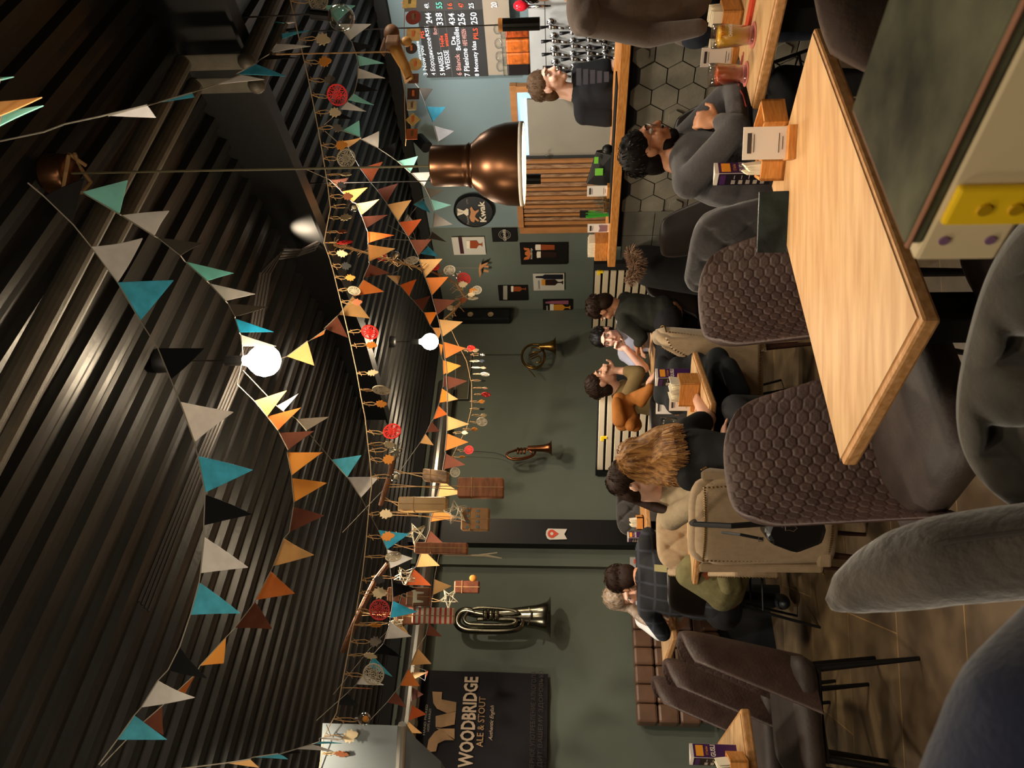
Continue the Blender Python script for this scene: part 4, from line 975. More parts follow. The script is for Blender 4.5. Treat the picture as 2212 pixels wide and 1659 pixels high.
bunting('small bunting of amber and tan pennants curving just under the far bulb', [
    ('y', 836, 595, 859, 615, 865, 596), ('o', 864, 616, 884, 640, 900, 603), ('b', 893, 649, 913, 673, 930, 639), ('Y', 916, 675, 929, 703, 945, 674),
    ('y', 934, 708, 947, 732, 957, 708), ('Y', 948, 742, 953, 770, 957, 745), ('Y', 957, 778, 958, 809, 994, 789), ('b', 959, 812, 957, 836, 1000, 822),
    ('Y', 955, 839, 949, 870, 989, 863), ('o', 947, 876, 936, 906, 967, 895), ('b', 932, 910, 921, 934, 950, 932), ('y', 919, 937, 907, 957, 937, 962)], 5.2, 5.3, [(880, 560), (860, 585)], [(855, 1030), (740, 1150)])
bunting('bunting of mint and cream pennants at the bar side, above the chalkboard', [
    ('T', 698, 12, 727, 48, 768, 12), ('w', 731, 52, 756, 87, 802, 52), ('k', 760, 90, 768, 113, 808, 100), ('T', 770, 119, 775, 143, 830, 137), ('w', 773, 147, 772, 170, 833, 169),
    ('k', 771, 178, 766, 198, 818, 196), ('T', 764, 202, 752, 216, 808, 227), ('w', 750, 220, 735, 236, 792, 241), ('k', 728, 242, 716, 256, 765, 258)], 3.2, 3.6, [(680, -10)], [(700, 270)])
bunting('bunting of mint, cream and black pennants descending behind the copper pendant', [
    ('T', 740, 282, 778, 296, 776, 260), ('w', 780, 301, 817, 320, 819, 283), ('k', 820, 322, 847, 340, 855, 308), ('T', 858, 348, 886, 373, 903, 337),
    ('w', 888, 374, 916, 402, 932, 372), ('g', 918, 405, 929, 428, 958, 410), ('T', 929, 430, 937, 455, 975, 443), ('w', 938, 460, 935, 490, 978, 485), ('g', 933, 500, 927, 515, 965, 523)], 3.6, 5.0, [(705, 270)], [(915, 520), (800, 515)])
bunting('short pale blue and white bunting on the bar wall beside the chalkboard', [
    ('g', 905, 190, 917, 220, 935, 192), ('t', 920, 230, 934, 264, 963, 231), ('w', 937, 271, 946, 306, 981, 283)], 4.9, 4.9, [(870, 150), (880, 160)], [(948, 320)])
bunting('small turquoise and white bunting crossing behind the lowest rust pennants', [
    ('t', 893, 442, 913, 430, 930, 460), ('w', 870, 485, 880, 462, 895, 480), ('t', 908, 548, 925, 532, 949, 555)], 5.0, 5.0, [(935, 415)], [(838, 486)])
bunting('sharply foreshortened turquoise and white bunting in the photo\'s upper left corner', [
    ('w', 318, 227, 235, 250, 337, 254), ('t', 340, 222, 415, 200, 420, 210), ('w', 467, 183, 520, 162, 572, 172), ('t', 510, 160, 552, 138, 619, 165),
    ('k', 560, 130, 580, 118, 645, 125), ('w', 582, 115, 597, 95, 672, 100), ('t', 597, 90, 600, 75, 670, 66), ('k', 594, 76, 600, 65, 660, 60), ('w', 572, 55, 585, 66, 640, 48), ('t', 555, 47, 575, 55, 615, 50)], 1.7, 3.3, [(0, 305), (95, 285), (140, 268), (215, 252)], [(545, 35)])
bunting('three blurred pennants, mint and tan, cut by the photo\'s left border', [
    ('T', -20, 178, 0, 168, 30, 166), ('y', -30, 262, -5, 220, 92, 210), ('T', -25, 285, 5, 245, 95, 228)], 1.1, 1.2, [(-60, 170)], [(-10, 300)])
bunting('bunting of orange and tan pennants passing in front of the black banner', [
    ('y', 938, 1251, 935, 1285, 976, 1266), ('b', 926, 1345, 920, 1372, 955, 1375), ('y', 902, 1400, 886, 1437, 932, 1434), ('o', 882, 1444, 864, 1481, 907, 1482), ('b', 854, 1494, 836, 1517, 878, 1528)], 4.9, 4.2, [(950, 1190)], [(800, 1555)])
bunting('rust bunting hanging in the shade of the hood before the banner\'s ribbon letter', [
    ('r', 920, 1448, 918, 1470, 925, 1450), ('y', 890, 1452, 888, 1470, 925, 1452), ('b', 890, 1485, 889, 1515, 915, 1500), ('r', 889, 1523, 882, 1557, 921, 1543), ('y', 882, 1558, 875, 1582, 912, 1584)], 4.6, 4.2, [(892, 1440)], [(868, 1600)])
bunting('white and turquoise bunting seen edge on along the photo\'s bottom border, before the hood', [
    ('y', 490, 1648, 540, 1640, 560, 1658), ('t', 545, 1636, 600, 1628, 622, 1640), ('k', 600, 1630, 640, 1618, 650, 1626), ('w', 640, 1618, 672, 1608, 722, 1624), ('t', 672, 1608, 690, 1602, 740, 1606), ('w', 690, 1595, 715, 1590, 735, 1600)], 2.2, 3.0, [(380, 1662)], [(705, 1565)])

# ================================================================ ORNAMENTS ON THE TWINE LINE
OC = dict(cream=mat('birch_plywood', 'd9c39c', .7), orange=mat('orange_paint', 'd98a34', .7), grey=mat('grey_paint', '6b6258', .7), brown=mat('rust_paint', '9c5a35', .7),
          black=mat('black_paint', '1c1c1d', .7), red=mat('red_lacquer', 'd4241c', .5), white=mat('white_wood', 'bdb199', .7))
def leaf_mesh(c, ux, uy, nrm, s, mt, parent):
    mb = MB(); o_ = [(0, .95), (.28, .75), (.55, .72), (.5, .35), (.82, .3), (.6, -.02), (.78, -.3), (.42, -.42), (.3, -.8), (0, -1.0)]
    pts = [c+ux*(x*s)+uy*(y*s) for x, y in o_]+[c-ux*(x*s)+uy*(y*s) for x, y in o_[1:-1][::-1]]
    mb.prism(pts, nrm*.003); return mb.build('leaf', mt, parent)
def flake_mesh(c, ux, uy, nrm, s, mt, parent):
    """openwork disc: rim ring, six branched arms, all real strips with gaps between"""
    mb = MB()
    def strip(p, q, w_):
        d = V((q[0]-p[0], q[1]-p[1], 0)).normalized(); e = V((-d.y, d.x, 0))*w_/2
        f4 = [(p[0]-e.x, p[1]-e.y), (p[0]+e.x, p[1]+e.y), (q[0]+e.x, q[1]+e.y), (q[0]-e.x, q[1]-e.y)]
        mb.prism([c+ux*x+uy*y for x, y in f4], nrm*.003)
    N = 36
    for k in range(N):
        t0, t1 = 2*math.pi*k/N, 2*math.pi*(k+1)/N
        mb.prism([c+ux*(r*math.cos(t)) + uy*(r*math.sin(t)) for r, t in ((s, t0), (s, t1), (s*.86, t1), (s*.86, t0))], nrm*.003)
    for k in range(6):
        t = math.pi/3*k+.26; cs, sn = math.cos(t), math.sin(t); strip((0, 0), (cs*s*.9, sn*s*.9), s*.10)
        for r0, r1, da in ((.35, .62, .5), (.58, .86, .38), (.2, .42, .52)):
            for sg in (-1, 1): strip((cs*s*r0, sn*s*r0), (math.cos(t+sg*da)*s*r1, math.sin(t+sg*da)*s*r1), s*.065)
        t2 = t+math.pi/6; strip((math.cos(t2)*s*.6, math.sin(t2)*s*.6), (math.cos(t2)*s*.9, math.sin(t2)*s*.9), s*.07)
    return mb.build('disc', mt, parent)
def star_wire(c, ux, uy, s, parent, mt=None, name='star'):
    mb = MB(); pts = [c+ux*(s*(1 if k % 2 == 0 else .42)*math.sin(k*math.pi/5))+uy*(s*(1 if k % 2 == 0 else .42)*math.cos(k*math.pi/5)) for k in range(10)]
    nn = ux.cross(uy)
    for dn_ in (-.012, .012):
        mb.tube([p_+nn*dn_ for p_ in pts], .0025, 5, closed=True)
    for k in range(26):
        i = random.randrange(10); j = (i+random.choice((2, 3, 4, 8, 7, 1))) % 10; f0, f1 = random.random()*.5, random.random()*.5
        p_, q_ = pts[i].lerp(pts[(i+1) % 10], f0), pts[j].lerp(pts[(j+1) % 10], f1)
        if (p_+q_-c*2).length/2 < s*.55: mb.tube([p_+nn*random.uniform(-.01, .01), q_+nn*random.uniform(-.01, .01)], .0018, 4)
    mb.build(name, mt or OC['white'], parent)
LN = [(625, -10), (650, 100), (665, 165), (680, 240), (695, 320), (708, 400), (714, 450), (705, 495), (700, 525), (711, 555), (720, 585), (732, 634), (741, 670), (757, 740), (770, 800), (780, 857), (789, 902), (794, 950), (800, 1000), (803, 1050), (797, 1100), (790, 1180), (783, 1240), (768, 1330), (760, 1367), (738, 1483), (727, 1540), (700, 1590), (690, 1660)]
DL = 3.05
tag(MB().tube([G(x, y, DL) for x, y in LN], .0022, 6).build('twine_line', mat('pale_twine', 'c2ab8a', .9)), 'long pale twine line holding the row of leaf and snowflake ornaments', 'twine')
def line_x(y):
    for (x0, y0), (x1, y1) in zip(LN, LN[1:]):
        if y0 <= y <= y1: return x0+(x1-x0)*(y-y0)/(y1-y0)
    return LN[-1][0]
seen = {}
def orn(kind, colr, x, y, rpx, D=DL, yt=None, squash=1.0, where='', string=True, x0=None, grp='ornaments on the twine line'):
    c = G(x, y, D); s = rpx/1660*c.y; yaw_ = math.acos(max(.15, min(1, squash))) * (1 if (x*7+y) % 2 else -1)
    rot = random.uniform(-.35, .35); ux = V((math.cos(yaw_), math.sin(yaw_), 0)); uy = Z.copy(); nrm = ux.cross(uy)
    ux, uy = ux*math.cos(rot)+uy*math.sin(rot), uy*math.cos(rot)-ux*math.sin(rot)
    nm = {'leaf': 'leaf_ornament', 'flake': 'snowflake_ornament', 'ball': 'glass_ball_ornament', 'star': 'wire_star_ornament', 'burst': 'tinsel_star_ornament', 'knot': 'twine_knot'}[kind]
    t = thing(nm, None, 'ornament', c, 0, grp)
    if kind == 'leaf': leaf_mesh(c, ux, uy, nrm, s*1.2, OC[colr], t)
    elif kind == 'flake': flake_mesh(c, ux, uy, nrm, s, OC[colr], t)
    elif kind == 'ball':
        MB().ell(c, s, s, s, n=20, m_=12).build('ball', glass, t, smooth=True); MB().ell(c-Z*s*.2, s*.5, s*.4, s*.5).build('filling', OC['orange'] if colr == 'orange' else OC['white'], t, smooth=True); top_ = c+Z*s; MB().tube([top_, top_+Z*.012], .006, 8).build('cap', chrome, t)
    elif kind == 'star': star_wire(c, ux, uy, s, t)
    elif kind == 'burst':
        mb = MB()
        for k in range(26):
            d = V((random.gauss(0, 1), random.gauss(0, 1), random.gauss(0, 1))).normalized(); mb.tube([c, c+d*s*random.uniform(.6, 1)], [.006, .0008], 4)
        mb.build('points', mat('silver_tinsel', 'a9a89c', .3, .8), t)
    if string:
        q = G(x0 if x0 is not None else line_x(y if yt is None else yt), y if yt is None else yt, D)
        e = c+uy*s*.9; mb = MB(); side = ux*.006; mb.tube([q, q.lerp(e, .3)+side, q.lerp(e, .7)+side*1.4, e], .0018, 5); mb.tube([q, q.lerp(e, .35)-side, q.lerp(e, .75)-side*1.2, e], .0018, 5)
        mb.tube([q.lerp(e, .15)+ux*.012, q.lerp(e, .3), q.lerp(e, .3)-ux*.016-Z*.008], .0016, 4)
        mb.build('twine_loop', twine, t)
    t['label'] = where
    return t
ROW = [('flake', 'white', 688, 2, 22, 1), ('leaf', 'cream', 698, 85, 15, 1), ('leaf', 'orange', 702, 133, 13, 1), ('leaf', 'grey', 712, 172, 11, 1), ('flake', 'red', 729, 205, 23, .9),
       ('leaf', 'cream', 724, 243, 12, 1), ('leaf', 'grey', 730, 277, 10, 1), ('leaf', 'orange', 738, 314, 12, 1), ('flake', 'white', 748, 342, 21, 1), ('leaf', 'cream', 748, 377, 11, .6),
       ('leaf', 'black', 738, 400, 9, .8), ('leaf', 'brown', 752, 424, 10, .9), ('ball', 'clear', 763, 447, 11, 1), ('leaf', 'cream', 747, 470, 12, .8), ('leaf', 'brown', 740, 501, 10, .6), ('flake', 'red', 745, 524, 17, .4),
       ('leaf', 'cream', 739, 547, 11, .7), ('leaf', 'black', 748, 574, 10, .9), ('leaf', 'orange', 757, 599, 10, .7), ('flake', 'white', 765, 627, 14, .6), ('leaf', 'brown', 772, 652, 10, .8), ('flake', 'red', 799, 717, 19, .8),
       ('leaf', 'orange', 803, 746, 11, .8), ('leaf', 'cream', 805, 806, 11, .7), ('flake', 'white', 824, 842, 20, .5), ('leaf', 'orange', 824, 872, 11, .8), ('flake', 'red', 847, 932, 20, .8), ('leaf', 'cream', 842, 960, 12, .8),
       ('burst', 'silver', 856, 974, 22, 1), ('leaf', 'orange', 840, 992, 12, 1), ('ball', 'clear', 854, 1030, 11, 1), ('leaf', 'cream', 834, 1111, 13, .8), ('leaf', 'orange', 838, 1159, 13, .8), ('flake', 'white', 850, 1203, 18, .4),
       ('leaf', 'black', 820, 1253, 11, .8), ('leaf', 'cream', 820, 1281, 14, .9), ('flake', 'red', 820, 1317, 23, 1), ('leaf', 'orange', 812, 1350, 13, .6), ('leaf', 'grey', 811, 1386, 12, .9), ('leaf', 'cream', 800, 1416, 13, .8),
       ('flake', 'white', 807, 1456, 24, 1), ('leaf', 'brown', 786, 1486, 15, .4), ('ball', 'orange', 787, 1553, 14, 1), ('leaf', 'cream', 757, 1590, 15, .9), ('leaf', 'brown', 738, 1628, 14, .8)]
KN = {'leaf': 'leaf', 'flake': 'openwork snowflake disc', 'ball': 'glass ball', 'burst': 'spiky star'}
used = {}
for i, (k, c_, x, y, r, sq) in enumerate(ROW):
    pv = '%s %s' % (ROW[i-1][1], KN[ROW[i-1][0]]) if i else 'the photo border'; nx_ = '%s %s' % (ROW[i+1][1], KN[ROW[i+1][0]]) if i+1 < len(ROW) else 'the hood'
    lab = '%s %s on the twine line between %s and %s' % (c_, KN[k], pv, nx_)
    used[lab] = used.get(lab, 0)+1
    if used[lab] > 1: lab = '%s %s between %s and %s, nearer the hood' % (c_, KN[k], pv, nx_)
    orn(k, c_, x, y, r, squash=sq, where=lab)
# far ring of ornaments near the left wall, seen under the far bunting
FAR = [('flake', 'red', 1018, 752, 9, .7), ('leaf', 'cream', 1028, 757, 6, .8), ('ball', 'clear', 1042, 766, 5, 1), ('leaf', 'black', 1041, 780, 5, .7), ('leaf', 'brown', 1044, 794, 5, .5), ('flake', 'white', 1048, 808, 10, .4),
       ('leaf', 'black', 1044, 822, 5, .6), ('leaf', 'cream', 1048, 838, 5, .4), ('flake', 'red', 1050, 852, 10, .5), ('leaf', 'orange', 1041, 867, 6, .8), ('leaf', 'black', 1041, 883, 5, .6), ('leaf', 'cream', 1045, 897, 6, .8),
       ('flake', 'white', 1041, 911, 12, .8), ('leaf', 'orange', 1025, 927, 6, .8), ('leaf', 'cream', 1004, 935, 6, .8), ('flake', 'red', 1013, 972, 10, .9), ('leaf', 'orange', 999, 987, 6, .6), ('flake', 'white', 983, 1020, 11, 1)]
ringp = [P(965, 690, 5.8), P(985, 735, 5.8), P(1008, 780, 5.85), P(1019, 830, 5.9), P(1019, 880, 5.9), P(1008, 925, 5.85), P(990, 960, 5.8), P(965, 1010, 5.7), P(930, 1040, 5.6)]
tag(MB().tube(ringp, .0022, 6).build('sagging_twine', twine), 'sagging far twine hung with tiny ornaments before the left wall', 'twine')
for i, (k, c_, x, y, r, sq) in enumerate(FAR):
    pv = '%s %s' % (FAR[i-1][1], KN[FAR[i-1][0]]) if i else 'the wall speaker'; nx_ = '%s %s' % (FAR[i+1][1], KN[FAR[i+1][0]]) if i+1 < len(FAR) else 'the gift parcels'
    orn(k, c_, x, y, r, D=5.75, squash=sq, x0=x-26, where='tiny %s %s on the far twine, %s' % (c_, KN[k], ('next to the wall speaker' if i == 0 else ('nearest the gift parcels' if i == len(FAR)-1 else 'between '+pv.replace('openwork snowflake ', '')+' and '+nx_.replace('openwork snowflake ', '')))), grp='tiny ornaments on the far sagging twine')
    if i == 15: last = [o for o in COL.objects if o.get('group') == 'tiny ornaments on the far sagging twine'][-1]; last['label'] = 'tiny red openwork snowflake disc on the far twine, beside the alto horn wire'
# wreath chain by the corner
ch = [P(700, 525, 4.0), P(770, 540, 4.15), P(830, 558, 4.3), P(880, 572, 4.45), P(935, 588, 4.6), P(985, 612, 4.7), P(1002, 640, 4.75), P(985, 668, 4.7), P(960, 690, 4.6)]
mb = MB(); mb.tube(ch, .006, 6)
for k in range(140):
    i = random.randrange(len(ch)-1); p_ = ch[i].lerp(ch[i+1], random.random()); mb.tube([p_, p_+V((random.uniform(-.04, .04), random.uniform(-.03, .03), random.uniform(-.05, .05)))], .0018, 3)
tag(mb.build('straw_wreath', twine), 'long curved straw and twine wreath chain hanging near the room corner', 'wreath')
WR = [('flake', 'red', 825, 553, 12, .8, 'red openwork disc high on the straw wreath chain, behind tan bunting'), ('ball', 'clear', 855, 551, 9, 1, 'clear glass ball high on the straw wreath chain'), ('flake', 'white', 890, 563, 15, .7, 'pale openwork disc halfway along the straw wreath chain'),
      ('flake', 'red', 938, 574, 12, .7, 'red openwork disc peeking out behind a tan pennant on the wreath chain'), ('flake', 'white', 971, 584, 13, .9, 'white openwork disc on the wreath chain beside the big red one'), ('ball', 'clear', 990, 594, 8, 1, 'glass ball squeezed between the white and red discs of the wreath'),
      ('flake', 'red', 1002, 602, 15, .8, 'brightest red openwork disc low on the straw wreath chain'), ('leaf', 'cream', 1000, 614, 9, .8, 'cream leaf under the brightest red disc of the wreath'), ('flake', 'white', 1030, 627, 11, .9, 'white disc at the outer tip of the straw wreath'),
      ('leaf', 'orange', 1022, 628, 8, .8, 'orange leaf at the outer tip of the straw wreath'), ('leaf', 'cream', 1018, 637, 7, .9, 'cream leaf at the lower end of the straw wreath'), ('flake', 'white', 1022, 645, 11, .4, 'white disc seen edge on below the straw wreath'), ('leaf', 'brown', 1000, 648, 8, .8, 'brown leaf below the straw wreath'),
      ('leaf', 'cream', 975, 665, 9, .6, 'cream leaf where the straw wreath meets the tan bunting')]
for k, c_, x, y, r, sq, lab in WR: orn(k, c_, x, y, r, D=4.7, squash=sq, where=lab, string=False, grp='ornaments on the straw wreath')
t = thing('carousel_figure', 'small copper coloured paper animal hanging on the green wall', 'ornament', pxy(1045, 578, .06))
mb = MB(); flat(mb, [(1036, 600), (1040, 590), (1038, 582), (1044, 576), (1052, 570), (1054, 566), (1048, 568), (1040, 572), (1038, 566), (1035, 575), (1034, 584)], .06, th=.004); flat(mb, [(1044, 576), (1055, 578), (1056, 574), (1046, 572)], .06, th=.004); flat(mb, [(1044, 586), (1055, 588), (1056, 584), (1046, 581)], .06, th=.004)
mb.build('animal', MATS['sign_copper'], t); MB().tube([pxy(1040, 579, .062), pxy(960, 578, .062)], .0012, 4).build('thread', twine, t)

# ================================================================ BRANCH, STARS AND PARCELS
DB = 3.75
bark = mat('bark', '6a4226', .85, 0, .45, 25, .5, 60)
mb = MB(); mb.tube([G(848, 990, DB), G(842, 1030, DB), G(830, 1065, DB), G(822, 1092, DB)], [.013, .014, .013, .011], 8); tag(mb.build('branch', bark), 'short bark covered branch under the glass ball, holding parcels', 'branch')
mb = MB(); mb.tube([G(838, 1218, DB), G(810, 1255, DB), G(788, 1300, DB), G(765, 1350, DB), G(740, 1408, DB)], [.013, .014, .016, .016, .013], 8); tag(mb.build('branch', bark), 'long bark covered branch beside the hood, holding the striped parcel', 'branch')
def parcel(label, x0, x1, y0, y1, m_, D=DB, dep=.07, top=None, tilt=0, ties=True, yaw_=.3):
    p0, p1 = P((x0+x1)/2, y1, D), P((x0+x1)/2, y0, D); w_ = abs(p1.x-p0.x); h = P(x0, (y0+y1)/2, D).z-P(x1, (y0+y1)/2, D).z; c = (p0+p1)/2
    u = V((math.cos(yaw_), math.sin(yaw_), 0)); v = V((-math.sin(yaw_), math.cos(yaw_), 0)); up = (Z+u*tilt).normalized()
    t = thing('gift_parcel', label, 'gift', c, 0, 'wrapped parcels hanging from the branches')
    MB().box(c, w_*.92, dep, h, u, v, up).build('wrapped_box', m_, t, bevel=.006)
    mb = MB()
    if ties:
        for off, ax_ in ((0, 'v'), (.18*h, 'h')):
            if ax_ == 'v': q = [c+up*h*.503+v*dep*.51*s for s in (1, -1)]+[c-up*h*.503-v*dep*.51, c-up*h*.503+v*dep*.51]
            else: q = [c+up*off+u*w_*.47*a_+v*dep*.52*b_ for a_, b_ in ((1, 1), (-1, 1), (-1, -1), (1, -1))]
            mb.tube(q, .0022, 5, closed=True)
    if top: e = c+up*h/2; mb.tube([G(top[0], top[1], D), e+u*.01], .0022, 5); mb.tube([G(top[0]+1, top[1]-7, D), e-u*.01], .0022, 5)
    mb.build('twine_tie', twine, t); return t, c, u, v, up, w_, h
kraft = mat('kraft_paper', 'a5794c', .55, 0, .25, 20, .1, 40); kraft2 = mat('glossy_kraft', 'a98550', .3, 0, .25, 9); woodp = mat('wood_print_paper', '9c5f3a', .55, 0, .5, 12, stretch=((1, 1, 5), (0, 0, 0)))
colp = mat('patterned_paper', 'c9a07a', .5, 0, .75, 22); brp = mat('brown_paper', '7a4a2c', .6, 0, .2, 15)
parcel('colourfully printed parcel hanging highest, just under the glass ball', 915, 968, 1016, 1042, colp, top=(850, 1022), tilt=.1)
parcel('long wood print parcel tied with twine, in front of the green wall', 990, 1088, 1032, 1077, woodp, top=(832, 1052))
parcel('glossy kraft parcel with shiny tape under the first branch', 863, 966, 1074, 1107, kraft2, top=(828, 1080))
q = parcel('square kraft parcel printed with small stamps beside the black column', 998, 1057, 1097, 1148, kraft, top=(838, 1112))
mb = MB()
for i in range(8): mb.box(q[1]+q[2]*(-.04+.026*(i % 4))+q[4]*(.035-.05*(i//4))-q[3]*.038, .012, .001, .014, q[2], q[3], q[4])
mb.build('printed_stamps', mat('stamp_blue', '5d7580', .6), q[0])
q = parcel('long narrow kraft box stamped with numbers crossing the black column', 897, 1010, 1172, 1197, woodp, top=(850, 1182), dep=.06)
t = thing('twig_ornament', 'pale forked twig hanging beyond the long narrow box', 'ornament', P(1040, 1200, DB)); mb = MB()
mb.tube([P(960, 1200, DB), P(1015, 1200, DB), P(1050, 1200, DB), P(1084, 1206, DB)], [.003, .005, .006, .003], 6); mb.tube([P(1030, 1200, DB), P(1052, 1197, DB), P(1074, 1194, DB)], [.005, .004, .003], 6); mb.build('twig', OC['white'], t)
t, c, u, v, up, w_, h = parcel('shiny copper foil parcel with a heart tag near the big silver horn', 982, 1036, 1254, 1282, mat('copper_foil', '9a5b44', .22, .5, .4, 30), D=4.1, dep=.05)
MB().ell(P(1022, 1249, 4.05), .018, .006, .02).build('tag', OC['orange'], t, smooth=True)
q = parcel('flat brown parcel with a white reindeer shape behind the rust pennant', 880, 930, 1268, 1310, brp, top=(800, 1270))
mb = MB(); p_ = q[1]-q[3]*.038; mb.prism([p_+q[2]*x*.001+q[4]*z*.001 for x, z in ((-30, 20), (20, 22), (34, 40), (38, 22), (24, 6), (22, -30), (14, -30), (12, 2), (-16, 2), (-20, -30), (-28, -30))], -q[3]*.002); mb.build('reindeer_cutout', OC['white'], q[0])
parcel('narrow brown parcel high beside the black pennant', 838, 862, 1268, 1300, woodp, top=(797, 1285), dep=.04)
q = parcel('brown parcel with pale tree cut-outs above the striped parcel', 858, 905, 1312, 1350, brp, D=3.8, top=(778, 1330))
q = parcel('red and cream striped parcel above the big silver horn', 892, 981, 1312, 1348, mat('cream_paper', 'd9c8ab', .5), D=3.75, top=(775, 1322), dep=.06)
mb = MB()
for k in range(8): z_ = q[6]*(-.5+(k+.5)/8); mb.box(q[1]+q[4]*z_, q[5]*.925, .0615, q[6]*.055, q[2], q[3], q[4])
mb.build('red_stripes', mat('red_stripe', 'b5281f', .5), q[0])
for x, y, r, D, x0, lab in ((985, 1106, 27, 3.7, 845, 'largest pale wire star before the square kraft parcel'), (900, 1153, 24, 3.7, 852, 'pale wire star right beside the turquoise pennant and the orange leaf'), (875, 1245, 24, 3.8, 802, 'pale wire star half hidden behind the rust pennant'), (970, 1293, 21, 4.0, 900, 'pale wire star beside the copper foil parcel and big silver horn'), (856, 1348, 16, 3.75, 765, 'small pale wire star at the long branch, behind the white pennant')):
    orn('star', 'white', x, y, r, D=D, x0=x0, where=lab, squash=.9, grp='wire stars')
# coasters strung over the bar
CO = [('square', 'd8b56c', 885, 4, 17, 'yellowish square coaster at the very start of the coaster string'), ('round', '7a2418', 893, 38, 17, 'dark red round coaster on the string over the chalkboard'), ('square', 'd0a160', 893, 75, 17, 'tan square coaster behind the toy plane propeller'), ('round', '3a2a22', 889, 105, 13, 'dark round coaster behind the toy plane'),
      ('round', 'c79a55', 897, 139, 15, 'tan round coaster with black lettering beside the toy plane'), ('square', '6b3a20', 893, 170, 13, 'brown square coaster beyond the toy plane nose'), ('square', '4b2a18', 893, 203, 15, 'brown square coaster printed with figures'), ('square', 'c9b18b', 890, 228, 12, 'small cream square coaster with an orange emblem'), ('diamond', 'd8b368', 892, 259, 16, 'yellow diamond turned coaster'), ('square', 'a8562c', 890, 290, 14, 'orange brown coaster at the spotlight end of the string')]
DCo = 3.9
tag(MB().tube([P(905-30, -10, DCo), P(873, 60, DCo), P(874, 140, DCo), P(874, 230, DCo), P(877, 300, DCo), P(876, 315, DCo+.1)], .002, 5).build('coaster_string', twine), 'twine carrying the beer coasters over the bar', 'twine')
for sh_, c_, x, y, r, lab in CO:
    c = P(x, y, DCo); s = r/1660*DCo; t = thing('beer_coaster', lab, 'coaster', c, 0, 'beer coasters on a string')
    k = 24 if sh_ == 'round' else 4; a0_ = 0 if sh_ != 'square' else math.pi/4; ss = s*(1 if sh_ != 'square' else 1.25)
    mb = MB(); mb.prism([c+V((math.cos(a0_+2*math.pi*i/k)*ss, .2*math.cos(a0_+2*math.pi*i/k)*ss, math.sin(a0_+2*math.pi*i/k)*ss)) for i in range(k)], V((0, -.003, 0))); mb.build('card', mat('coaster_'+c_, c_, .7, 0, .25, 40), t)
    MB().box(c+V((0, -.005, 0)), s*1.0, .001, s*.35).build('emblem', mat('coaster_emblem_%d' % (y % 2), 'c8602c' if y % 2 else '5c4a22', .7), t)
# wooden toy plane
pl_ = thing('wooden_toy_plane', 'wooden toy biplane hanging in front of the coasters', 'toy plane', P(868, 130, 3.3))
DP = 3.3; dw = mat('toy_dark_wood', '7d5638', .6, 0, .4, 20); lw = mat('toy_light_wood', 'd39a50', .5, 0, .15, 12)
MB().tube([P(852, 100, DP), P(862, 120, DP), P(875, 145, DP), P(884, 168, DP-.02)], [.03, .026, .022, .018], 12).build('fuselage', lw, pl_, smooth=True)
MB().box(P(850, 95, DP), .06, .055, .06, V((.8, .5, 0)).normalized(), V((-.5, .8, 0)).normalized()).build('cockpit', dw, pl_, bevel=.008)
MB().hull8([P(878, 180, DP-.05), P(890, 170, DP-.05), P(878, 138, DP+.1), P(868, 145, DP+.1)], [P(875, 182, DP-.05), P(887, 171, DP-.05), P(874, 138, DP+.1), P(864, 146, DP+.1)]).build('wing', lw, pl_, bevel=.004)
MB().hull8([P(823, 108, DP), P(832, 122, DP), P(840, 85, DP+.15), P(832, 80, DP+.15)], [P(819, 109, DP), P(828, 123, DP), P(836, 86, DP+.15), P(828, 81, DP+.15)]).build('wing', dw, pl_, bevel=.004)
MB().ell(P(846, 72, DP+.05), .04, .03, .035).build('engine', dw, pl_, smooth=True); MB().ell(P(878, 90, DP), .022, .02, .024).build('pilot_head', lw, pl_, smooth=True)
MB().tube([P(840, 90, DP), P(855, 112, DP)], .004, 6).build('strut', dw, pl_)
MB().tube([P(845, 112, DP), G(560, 118, 3.0)], .003, 6).build('hanging_twine', twine, pl_)
# ================================================================ BRASS INSTRUMENTS
def ip(pl): return lambda x, y: PL(x, y, A, pl)
def mpp(p): return p.y/1660
def tubes(pts, rpx, pl, dz_=0, n_=10):
    g = [PL(x, y, A, pl-dz_) for x, y in pts]
    # smooth the path
    for _ in range(2):
        h_ = [g[0]]
        for p_, q_ in zip(g, g[1:]): h_ += [p_.lerp(q_, .25), p_.lerp(q_, .75)]
        h_.append(g[-1]); g = h_
    mb = MB(); mb.tube(g, [rpx(i/(len(g)-1))*mpp(g[0]) for i in range(len(g))] if callable(rpx) else rpx*mpp(g[0]), n_); return mb
def bell(pl, y0, prof, tilt=0):
    ps = [PL(x, y0+(x-prof[0][0])*tilt, A, pl) for x, r in prof]; k = mpp(ps[0])
    ax = (ps[-1]-ps[0]).normalized(); return MB().lathe(ps[0], [((p_-ps[0]).length, r*k) for p_, (x, r) in zip(ps, prof)], ax, 32)
sil = mat('tarnished_silver', '85806e', .22, 1, .35, 6); gld = mat('dull_gold_brass', '8a6a35', .3, 1, .3, 9); cpr = mat('copper_brass', '8f5a3a', .3, 1, .3, 9)
eu = thing('euphonium', 'large silvery euphonium hanging bell down on the left wall', 'brass instrument', PL(1090, 1335, A, 5.74), 0)
pl_e = 5.74
bell(pl_e, 1333, [(1189, 44), (1186, 38), (1182, 33), (1172, 29), (1158, 25), (1135, 22), (1110, 18), (1085, 14), (1062, 11)], .02).build('bell', sil, eu, smooth=True)
